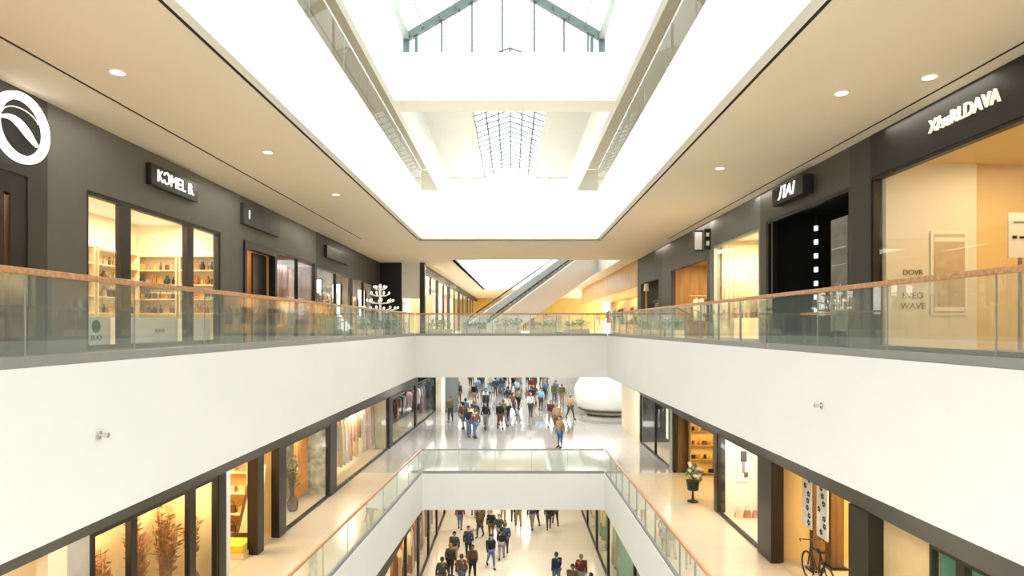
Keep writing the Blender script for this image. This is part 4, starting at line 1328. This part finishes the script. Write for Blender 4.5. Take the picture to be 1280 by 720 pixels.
MB().tube([(-.05 + .10 * math.cos(2 * PI * k / 20), .05, .32 + .10 * math.sin(2 * PI * k / 20)) for k in range(20)], .008, 5, closed=True).build('chainring', STEEL, bi)
for k, (px, w, lab) in enumerate(((1019, .20, 'dark brown square display post behind the bicycle, with banners'), (1043, .34, 'broad dark brown display post right of the bicycle'))):
    X = 8.12 if k == 0 else 8.75
    Yp = X * FPX / (px - HX)
    o = tag(empty('display_post', (X, Yp, A0 + .015)), lab, 'post')
    MB().box(-w / 2, w / 2, -w / 2, w / 2, 0, 3.05).build('shaft', WOODD, o)
    MB().box(-w / 2 - .08, w / 2 + .08, -w / 2 - .08, w / 2 + .08, 0, .05).build('base', BLACK, o)
for k, (px, w, z0, lab) in enumerate(((1009, .32, 1.15, 'white hanging banner with black floral marks, left of the display post'), (1028, .36, 1.05, 'white hanging banner with black floral marks, between the posts'))):
    X = 7.95 if k == 0 else 8.05
    Yp = X * FPX / (px - HX)
    o = tag(empty('hanging_banner', (X, Yp, A0)), lab, 'banner')
    fm = MB().box(-.01, .01, -w / 2 - .1, w / 2 + .1, z0, 3.0)
    MB().tube([(0, -w / 2 - .14, 3.0), (0, w / 2 + .14, 3.0)], .018, 8).build('top_rod', BLACK, o)
    for q in range(9):
        yy, zz = random.uniform(-w / 2, w / 2) * .9, z0 + .15 + q * .19
        for j in range(5):
            an = 2 * PI * j / 5 + q
            c1 = Vector((-.0105, yy + .05 * math.cos(an), zz + .05 * math.sin(an)))
            fm.lathe([(.002, -.04), (.045, -.005), (.045, .005), (.002, .04)], 6, c1, 1, sx=.06)
    fm.build('cloth', [PAL['white'], BLACK], o)
wsr = tag(empty('wall_shelf', (AR.pt(r_(1055), .9, A0 + 1.35))), 'dark wooden wall shelf right of the bicycle', 'shelf')
MB().box(0, .5, -.5, .5, 0, .05).build('board', WOODD, wsr)
MB().box(.1, .4, -.4, .4, -.7, -.64).build('lower_board', WOODD, wsr)
MB().box(.2, .24, -.02, .02, -1.33, 0).build('bracket', BLACK, wsr)

# far end on level A : column, panels, white pod
cm = tag(MB().box(-5.35, -5.1, 46, 46.3, A0, B_SOF).build('trim_80', WHITE), kind='structure')
tag(MB().box(-5.05, -4.15, 46.5, 47.2, A0, A0 + 3.2).box(-5.12, -4.08, 46.45, 47.25, A0, A0 + .1).box(-5.10, -4.10, 46.46, 47.24, A0 + 3.2, A0 + 3.26).build('information_panel', SLATE, bevel=.02), 'tall dark grey information panel beside the slim white column', 'panel')
struct(MB().box(-9.2, -9.0, 40, 83, A0, B_SOF), 'wall_left', BEIGEW)
struct(MB().box(11.0, 11.2, 40, 83, A0, B_SOF), 'wall_right', BEIGEW)
pod = tag(empty('kiosk_pod', (7.35, 45.6, A0)), 'large glossy white egg-shaped kiosk at the far right of the crowd', 'kiosk')
pr = []
for k in range(13):
    t = k / 12
    an = -PI / 2 * .55 + t * (PI / 2 * .55 + PI / 2)
    pr.append((max(.02, 2.75 * math.cos(an)), 1.55 + 1.95 * math.sin(an)))
MB().lathe(pr, 48, sx=1.0, sy=.9).build('shell', PODW, pod, smooth=True)
MB().lathe([(1.6, 0), (1.75, .05), (1.79, .09), (1.75, .10)], 48, sy=.9).build('plinth', WOODD, pod)
MB().lathe([(2.15, .28), (2.32, .36), (2.42, .44), (2.34, .46)], 48, sy=.9).build('dark_band', WOODD, pod)

# wall lights on the white bands
def fascia_light(x, y, z, sx, label):
    o = tag(empty('wall_light', (x, y, z)), label, 'wall light')
    m = Matrix.Rotation(PI / 2 * sx, 4, 'Y')
    MB().lathe([(.05, 0), (.05, .015), (.03, .02)], 14).build('mount', CHROME, o, m)
    MB().lathe([(.022, .02), (.022, .06), (.034, .07), (.034, .12), (.01, .125)], 12).build('lamp_head', CHROME, o, m)
Yl = 5.3 * FPX / (640 - 124)
Yl = -eBL(7.9) * FPX / (640 - 124)
fascia_light(eBL(Yl) + .003, Yl, CAM - (544 - HY) * Yl / FPX, 1, 'tiny chrome spotlight on the left white balcony band')
Yr = eBR(10.3) * FPX / (1027 - 640)
fascia_light(eBR(Yr) - .003, Yr, CAM - (507 - HY) * Yr / FPX, -1, 'tiny chrome spotlight on the right white balcony band')

# ---------------------------------------------------------------- ground floor shops
wall_panel(GL, 8, 60, 3.6, A_SOF, [], HEADER)
wall_panel(GR, 8, 60, 3.6, A_SOF, [], HEADER)
struct(MB().box(8, 60, 2.0, 2.2, G0, A_SOF), 'wall_back', CREAMW, GL.M)
struct(MB().box(8, 60, 2.0, 2.2, G0, A_SOF), 'wall_back', mat('olive_shop_wall', (.42, .38, .20), .6, noise=.2), GR.M)
for k, (u0, u1) in enumerate(((26.5, 30), (30, 33.5), (33.5, 37), (37, 41), (41, 45))):
    window(GL, u0, u1, G0, 3.6, [], .12)
    garment_row(GL, u0 + .2, u1 - .2, .7, 2.6, 10, ['gown', 'dress', 'coat'], [['yellow', 'gold', 'cream', 'rust'], ['red', 'maroon', 'cream', 'tan'], ['maroon', 'brown', 'beige', 'rust'], ['brown', 'cream', 'mauve'], ['tan', 'cream', 'black']][k],
                f'{ORD[k]} ground floor left window', 'clothes in the ground floor left windows', G0, f'steel rack of clothes in the {ORD[k]} ground floor left window', TURN, 1.3)
    ld = bpy.data.lights.new('shop_lamp', 'AREA'); ld.size = 1.6; ld.energy = 70; ld.color = (1, .8, .55)
    lo = bpy.data.objects.new('shop_lamp', ld); COL.objects.link(lo); lo.location = GL.pt((u0 + u1) / 2, 1.0, 3.9)
for k, (u0, u1) in enumerate(((24, 30.5), (30.5, 34.5), (34.5, 38.5), (38.5, 43))):
    window(GR, u0, u1, G0, 3.6, [], .14, m=FRAME)
    if k == 0:
        struct(MB().box(u0, u1, .5, .6, G0, 3.6), 'wall_back', GREENP, GR.M)
    else:
        garment_row(GR, u0 + .2, u1 - .2, .7, 2.6, 10, ['gown', 'dress'], ['olive', 'gold', 'cream', 'tan', 'green'], f'{ORD[k - 1]} ground floor right window', 'clothes in the ground floor right windows', G0,
                    f'steel rack of olive clothes in the {ORD[k - 1]} ground floor right window', TURN, 1.3)
    ld = bpy.data.lights.new('shop_lamp', 'AREA'); ld.size = 1.6; ld.energy = 50; ld.color = (1, .85, .6)
    lo = bpy.data.objects.new('shop_lamp', ld); COL.objects.link(lo); lo.location = GR.pt((u0 + u1) / 2, 1.0 if k else .3, 3.9)

# ---------------------------------------------------------------- people
def skin_mesh(verts, edges, radii, root, name, mats, sub=1):
    me = bpy.data.meshes.new(name)
    me.from_pydata(verts, edges, [])
    o = bpy.data.objects.new(name, me)
    COL.objects.link(o)
    md = o.modifiers.new('skin', 'SKIN')
    md.use_smooth_shade = True
    sub_ = o.modifiers.new('sub', 'SUBSURF')
    sub_.levels = sub
    sub_.render_levels = sub
    for i, s in enumerate(me.skin_vertices[0].data):
        s.radius = radii[i] if isinstance(radii[i], tuple) else (radii[i], radii[i])
        s.use_root = i == root
    bpy.context.view_layer.update()
    out = bpy.data.meshes.new_from_object(o.evaluated_get(bpy.context.evaluated_depsgraph_get()))
    bpy.data.objects.remove(o)
    out.name = name
    out.materials.clear()
    for m in mats:
        out.materials.append(m)
    return out


def figure(stride, arm, lean=0.0):
    """a 1.72 m person, facing +x; returns meshes (body, top, trousers, shoes, hair)"""
    V, E, R, idx = [], [], [], {}

    def add(n, co, r, par=None):
        idx[n] = len(V); V.append(co); R.append(r)
        if par:
            E.append((idx[par], idx[n]))
    add('pelvis', (0, 0, .93), (.13, .10))
    add('waist', (.0, 0, 1.08), (.12, .085), 'pelvis')
    add('chest', (.01 + lean, 0, 1.30), (.15, .10), 'waist')
    add('neck', (.01 + lean, 0, 1.47), .05, 'chest')
    add('jaw', (.03 + lean, 0, 1.545), .065, 'neck')
    add('head', (.02 + lean, 0, 1.63), (.078, .092), 'jaw')
    add('crown', (.01 + lean, 0, 1.69), .055, 'head')
    for s, nm in ((1, 'l'), (-1, 'r')):
        st = stride * s
        add('hip' + nm, (0, .095 * s, .88), .085, 'pelvis')
        add('knee' + nm, (.16 * st + .04 * abs(st), .10 * s, .49), .058, 'hip' + nm)
        ax = .30 * st if st > 0 else .42 * st
        add('ankle' + nm, (ax, .10 * s, .09 if st >= 0 else .13), .036, 'knee' + nm)
        add('toe' + nm, (ax + .17, .11 * s, .035 if st >= 0 else .045), .034, 'ankle' + nm)
        add('sho' + nm, (.0 + lean, .19 * s, 1.39), .058, 'chest')
        aa = -arm * s
        add('elb' + nm, (-.03 + .13 * aa + lean, .245 * s, 1.12), .042, 'sho' + nm)
        add('wri' + nm, (.07 + .24 * aa + lean, .255 * s, .89), .027, 'elb' + nm)
        add('palm' + nm, (.09 + .28 * aa + lean, .252 * s, .82), (.034, .018), 'wri' + nm)
        for f, (dx, dz) in enumerate(((.03, -.075), (.012, -.09), (-.007, -.085), (-.025, -.068))):
            add(f'f{f}{nm}', (.09 + .28 * aa + dx + lean, .248 * s, .82 + dz * .55), .0085, 'palm' + nm)
            add(f'g{f}{nm}', (.095 + .28 * aa + dx + lean, .238 * s, .82 + dz), .0075, f'f{f}{nm}')
        add('th' + nm, (.125 + .28 * aa + lean, .240 * s, .80), .009, 'palm' + nm)
    body = skin_mesh(V, E, R, 0, 'person', [SKIN])
    # face: nose and ears pulled from the head surface
    hz = Vector((.02 + lean, 0, 1.60))
    for v in body.vertices:
        d = v.co - hz
        if abs(v.co.y) < .03 and d.x > .05 and -.03 < d.z < .02:
            v.co.x += .018
        if abs(d.y) > .062 and abs(d.x) < .03 and abs(d.z) < .03:
            v.co.y *= 1.15

    def sub(names, pairs, grow, nm, m, torso=0.0):
        vs = [(V[idx[n]][0], V[idx[n]][1], V[idx[n]][2] - (.02 if n == 'neck' else 0)) for n in names]
        rs = [tuple((q + grow + (torso if n in ('chest', 'waist', 'pelvis') or n[:3] == 'hip' else torso * .35 if n == 'neck' else .012 if n[:3] == 'sho' else 0)) for q in (R[idx[n]] if isinstance(R[idx[n]], tuple) else (R[idx[n]],) * 2)) for n in names]
        es = [(names.index(p), names.index(q)) for p, q in pairs]
        return skin_mesh(vs, es, rs, 0, nm, [m])
    top = sub(['chest', 'neck', 'waist', 'pelvis', 'shol', 'elbl', 'wril', 'shor', 'elbr', 'wrir'],
              [('chest', 'neck'), ('chest', 'waist'), ('waist', 'pelvis'), ('chest', 'shol'), ('shol', 'elbl'), ('elbl', 'wril'), ('chest', 'shor'), ('shor', 'elbr'), ('elbr', 'wrir')], .018, 'jacket', PAL['black'], .045)
    tr = sub(['pelvis', 'hipl', 'kneel', 'anklel', 'hipr', 'kneer', 'ankler'],
             [('pelvis', 'hipl'), ('hipl', 'kneel'), ('kneel', 'anklel'), ('pelvis', 'hipr'), ('hipr', 'kneer'), ('kneer', 'ankler')], .016, 'trousers', PAL['black'], .03)
    shoes = []
    for nm in 'lr':
        sh = MB()
        p = Vector(V[idx['ankle' + nm]]); q = Vector(V[idx['toe' + nm]])
        sh.tube([p + Vector((-.05, 0, -.03)), p + Vector((.03, 0, -.035)), q + Vector((.0, 0, .01)), q + Vector((.05, 0, 0))], [.045, .05, .045, .025], 8)
        shoes.append(sh.mesh('shoe', PAL['black'], smooth=True))
    hb = MB()
    c = Vector((.0 + lean, 0, 1.635))
    hb.lathe([(.03, -.12), (.085, -.08), (.102, -.01), (.098, .05), (.06, .10), (.01, .12)], 14, c)
    hm = hb.mesh('hair', PAL['brown'], smooth=True)
    for v in hm.vertices:
        if v.co.x - c.x > .03 and v.co.z < c.z + .03:
            v.co.x = c.x + .02
    zmin = min(v.co.z for m_ in shoes for v in m_.vertices)
    for me in (body, top, tr, hm, *shoes):
        for v in me.vertices:
            v.co.z -= zmin
    return body, top, tr, shoes, hm


FIG = [figure(1.0, 1.0, .02), figure(-.7, -.8, .02), figure(.08, .15, 0.0), figure(.55, .5, .015)]
HAIRC = ['black', 'brown', 'charcoal', 'tan']


def person(loc, rz, topc, botc, place, group, pose=None, scale=1.0, verb=None):
    k = random.randrange(4) if pose is None else pose
    b, t, tr, s, h = FIG[k]
    root = bpy.data.objects.new('person', b)
    COL.objects.link(root)
    root.material_slots[0].link = 'OBJECT'
    root.material_slots[0].material = random.choice([SKIN, SKIN2])
    for nm, me, c in (('jacket', t, topc), ('trousers', tr, botc), ('shoe', s[0], 'black'), ('shoe', s[1], 'black'), ('hair', h, random.choice(HAIRC))):
        o = bpy.data.objects.new(nm, me)
        COL.objects.link(o)
        o.parent = root
        o.material_slots[0].link = 'OBJECT'
        o.material_slots[0].material = PAL[c]
    root.location = loc
    root.rotation_euler = (0, 0, rz)
    root.scale = (scale,) * 3
    v = verb or ('standing' if k == 2 else 'walking')
    tag(root, f'person in {topc} jacket and {botc} trousers {v} {place}', 'person', group)
    return root


TOPS = ['black', 'charcoal', 'brown', 'maroon', 'navy', 'olive', 'grey', 'tan', 'white', 'beige', 'red', 'sky blue']
BOTS = ['black', 'charcoal', 'denim blue', 'brown', 'tan', 'grey']


def combos(tops):
    c = [(t, b) for t in tops for b in BOTS if t != b]
    random.shuffle(c)
    return c


def no_clash(pts, p, d=.75):
    return all((p[0] - q[0]) ** 2 + (p[1] - q[1]) ** 2 > d * d for q in pts)


# ground floor (feet positions read off the floor)
cb = combos(['black', 'charcoal', 'brown', 'maroon', 'navy'])
seen = []
for (px, py) in ((592, 646), (608, 648), (600, 671), (614, 674), (613.6, 709), (585.5, 697), (563, 722), (573, 724), (577, 738), (552.6, 742), (624, 680), (632, 692), (627, 699),
                 (629, 651), (641.7, 651), (648, 657), (656, 656), (665, 661), (680.4, 656), (686, 662), (695.6, 735), (708, 738), (716, 752), (739, 765), (568, 705), (601, 660), (575, 662)):
    p = at(px, py, G0)
    if not no_clash(seen, p, .62):
        p.x += .7
    seen.append((p.x, p.y))
    t, b = cb.pop()
    person(p, random.choice([PI / 2, -PI / 2]) + random.uniform(-.4, .4), t, b, 'on the ground floor', 'shoppers on the ground floor')

# level A concourse
cb = combos(['black', 'charcoal', 'brown', 'maroon', 'navy', 'grey', 'tan', 'white', 'sky blue', 'olive', 'denim blue'])
seen = []
fixed = [(582, 530), (590, 540), (607, 518), (625, 536), (635, 510), (689, 533), (696, 539), (700, 560), (676, 512), (668, 506), (594, 548), (586, 545)]
pts = [at(px, py, A0) for px, py in fixed]
for k in range(220):
    y = random.uniform(37, 76)
    x = random.uniform(-4.6, 4.2) + random.choice([0, 0, 1]) * random.uniform(-1, .5)
    if x < -3.4 and 45 < y < 48.5:
        continue
    pts.append(Vector((x, y, A0)))
n = 0
for p in pts:
    if n >= 62 or not no_clash(seen, p, .8):
        continue
    if p.x > 4.2:
        continue
    seen.append((p.x, p.y))
    t, b = cb.pop() if cb else ('black', 'grey')
    person(p, random.choice([PI / 2, -PI / 2]) + random.uniform(-.7, .7), t, b, 'on the polished middle concourse', 'shoppers on the middle concourse')
    n += 1
# level B : a few shoppers deep in the far gallery
cb = combos(TOPS)
for (x, y) in ((-1.2, 63), (1.4, 67), (-2.6, 71), (2.4, 72), (3.6, 64)):
    t, b = cb.pop()
    person((x, y, B0), random.choice([PI / 2, -PI / 2]) + random.uniform(-.7, .7), t, b, 'before the upper mustard wall', 'shoppers before the mustard wall')
# planters behind the railings
for k, (x, y, h, lab) in enumerate(((-3.6, 30.3, .75, 'leftmost along the white bridge railing'), (-1.9, 30.3, .6, 'second from the left along the white bridge railing'), (-.2, 30.3, .8, 'at the escalator foot on the white bridge'),
                                    (1.5, 30.3, .65, 'right of the escalator foot on the white bridge'), (3.2, 30.3, .75, 'rightmost along the white bridge railing'),
                                    (5.75, 27.0, .8, 'behind the right railing by the brown shop'), (5.8, 24.6, .7, 'behind the right railing before the brown shop'), (5.8, 21.6, .7, 'behind the right railing by the pleated curtain window'),
                                    (-6.0, 27.0, .7, 'behind the left railing under the blank black sign'), (-6.05, 24.6, .75, 'behind the left railing by the lightboxes'))):
    r = tag(empty('planter_box', (x, y, B0 + .002)), f'long pale planter with leafy green plants, {lab}', 'planter')
    along = abs(x) < 5
    hx, hy = (.65, .18) if along else (.18, .65)
    MB().box(-hx, hx, -hy, hy, 0, .32).build('trough', PAL['cream'], r, bevel=.015)
    st, lf = MB(), MB()
    for q in range(70):
        bx_, by_ = random.uniform(-hx, hx) * .9, random.uniform(-hy, hy) * .8
        t_ = Vector((bx_ + random.uniform(-.16, .16), by_ + random.uniform(-.16, .16), random.uniform(.45, h)))
        st.tube([(bx_, by_, .30), t_], .004, 4)
        for w_ in range(3):
            d = Vector((random.uniform(-1, 1), random.uniform(-1, 1), random.uniform(-.2, 1))).normalized()
            sd = d.cross(Vector((.3, .2, 1))).normalized()
            l, ww = random.uniform(.09, .15), .032
            lf.add([t_, t_ + d * l * .5 + sd * ww, t_ + d * l, t_ + d * l * .5 - sd * ww, t_ + d * l * .5 + d.cross(sd) * .008], [(0, 1, 4), (1, 2, 4), (2, 3, 4), (3, 0, 4), (0, 3, 2, 1)])
    st.build('stem', LEAF, r)
    lf.build('leaves', LEAF, r)

# ---------------------------------------------------------------- lamps in the concourse ceilings
def area(loc, sx, sy, e, c, rot=(0, 0, 0)):
    ld = bpy.data.lights.new('ceiling_lamp', 'AREA')
    ld.shape = 'RECTANGLE'; ld.size = sx; ld.size_y = sy; ld.energy = e; ld.color = c
    lo = bpy.data.objects.new('ceiling_lamp', ld)
    COL.objects.link(lo)
    lo.location = loc
    lo.rotation_euler = rot
    return lo


for y in (33.5, 43, 54, 66, 77):
    for x in (-5, 5) if 37 < y < 58 else (-5, 0, 5):
        area((x, y, B_SOF - .03), 2.5, 3.0, 190, (1, .97, .93))
for y in (10, 16, 22):
    area((-6.3, y, B_SOF - .03), .8, 3, 40, (1, .93, .82))
    area((6.3, y, B_SOF - .03), .8, 3, 40, (1, .93, .82))
for y in (24, 32, 40, 50, 60):
    area((-.0, y, A_SOF - .03), 3.0, 3.0, 200 if y > 28 else 0.001, (1, .95, .86))
for y in (10, 16, 22, 28):
    area((-6.9, y, C_SOF - .03), .4, 2.5, 18, (1, .92, .78))
    area((6.75, y, C_SOF - .03), .25, 2.5, 10, (1, .92, .78))
for x in (-4, 0, 4):  # lamps added under the bridge soffit to brighten the escalator side
    area((x, 29.5, C_SOF - .03), 1, 2, 40, (1, .95, .88))
for y in (38, 46, 54):
    area((-4, y, C_SOF - .03), 1, 3, 60, (1, .85, .6))
area((0, 68, C_SOF - .03), 3, 3, 160, (1, .85, .6))

# ---------------------------------------------------------------- world, camera
w = bpy.data.worlds.new('sky')
scn.world = w
w.use_nodes = True
bg = w.node_tree.nodes['Background']
bg.inputs['Color'].default_value = (.97, 1.0, 1.0, 1)
# overcast sky: brighter overhead than at the horizon
wt = w.node_tree
tc = wt.nodes.new('ShaderNodeTexCoord')
sp_ = wt.nodes.new('ShaderNodeSeparateXYZ')
mr = wt.nodes.new('ShaderNodeMapRange')
mr.inputs['From Min'].default_value = 0.0
mr.inputs['From Max'].default_value = 1.0
mr.inputs['To Min'].default_value = 3.2
mr.inputs['To Max'].default_value = 8.0
wt.links.new(tc.outputs['Generated'], sp_.inputs[0])
wt.links.new(sp_.outputs['Z'], mr.inputs['Value'])
wt.links.new(mr.outputs[0], bg.inputs['Strength'])

cd = bpy.data.cameras.new('camera')
cd.sensor_width = 36
cd.lens = FPX / 1280 * 36
cd.shift_y = 48 / 1280
cd.clip_end = 300
co = bpy.data.objects.new('camera', cd)
COL.objects.link(co)
co.location = (0, 0, CAM)
co.rotation_euler = (PI / 2, 0, 0)
scn.camera = co

scn.view_settings.view_transform = 'Standard'
scn.view_settings.look = 'None'
scn.view_settings.gamma = 1
scn.view_settings.use_curve_mapping = False
scn.view_settings.exposure = 0.40
scn.cycles.max_bounces = 10
scn.cycles.diffuse_bounces = 6
scn.cycles.glossy_bounces = 5
scn.cycles.transparent_max_bounces = 32
scn.cycles.caustics_reflective = False
scn.cycles.caustics_refractive = False
scn.cycles.sample_clamp_indirect = 8.0
scn.cycles.use_denoising = True
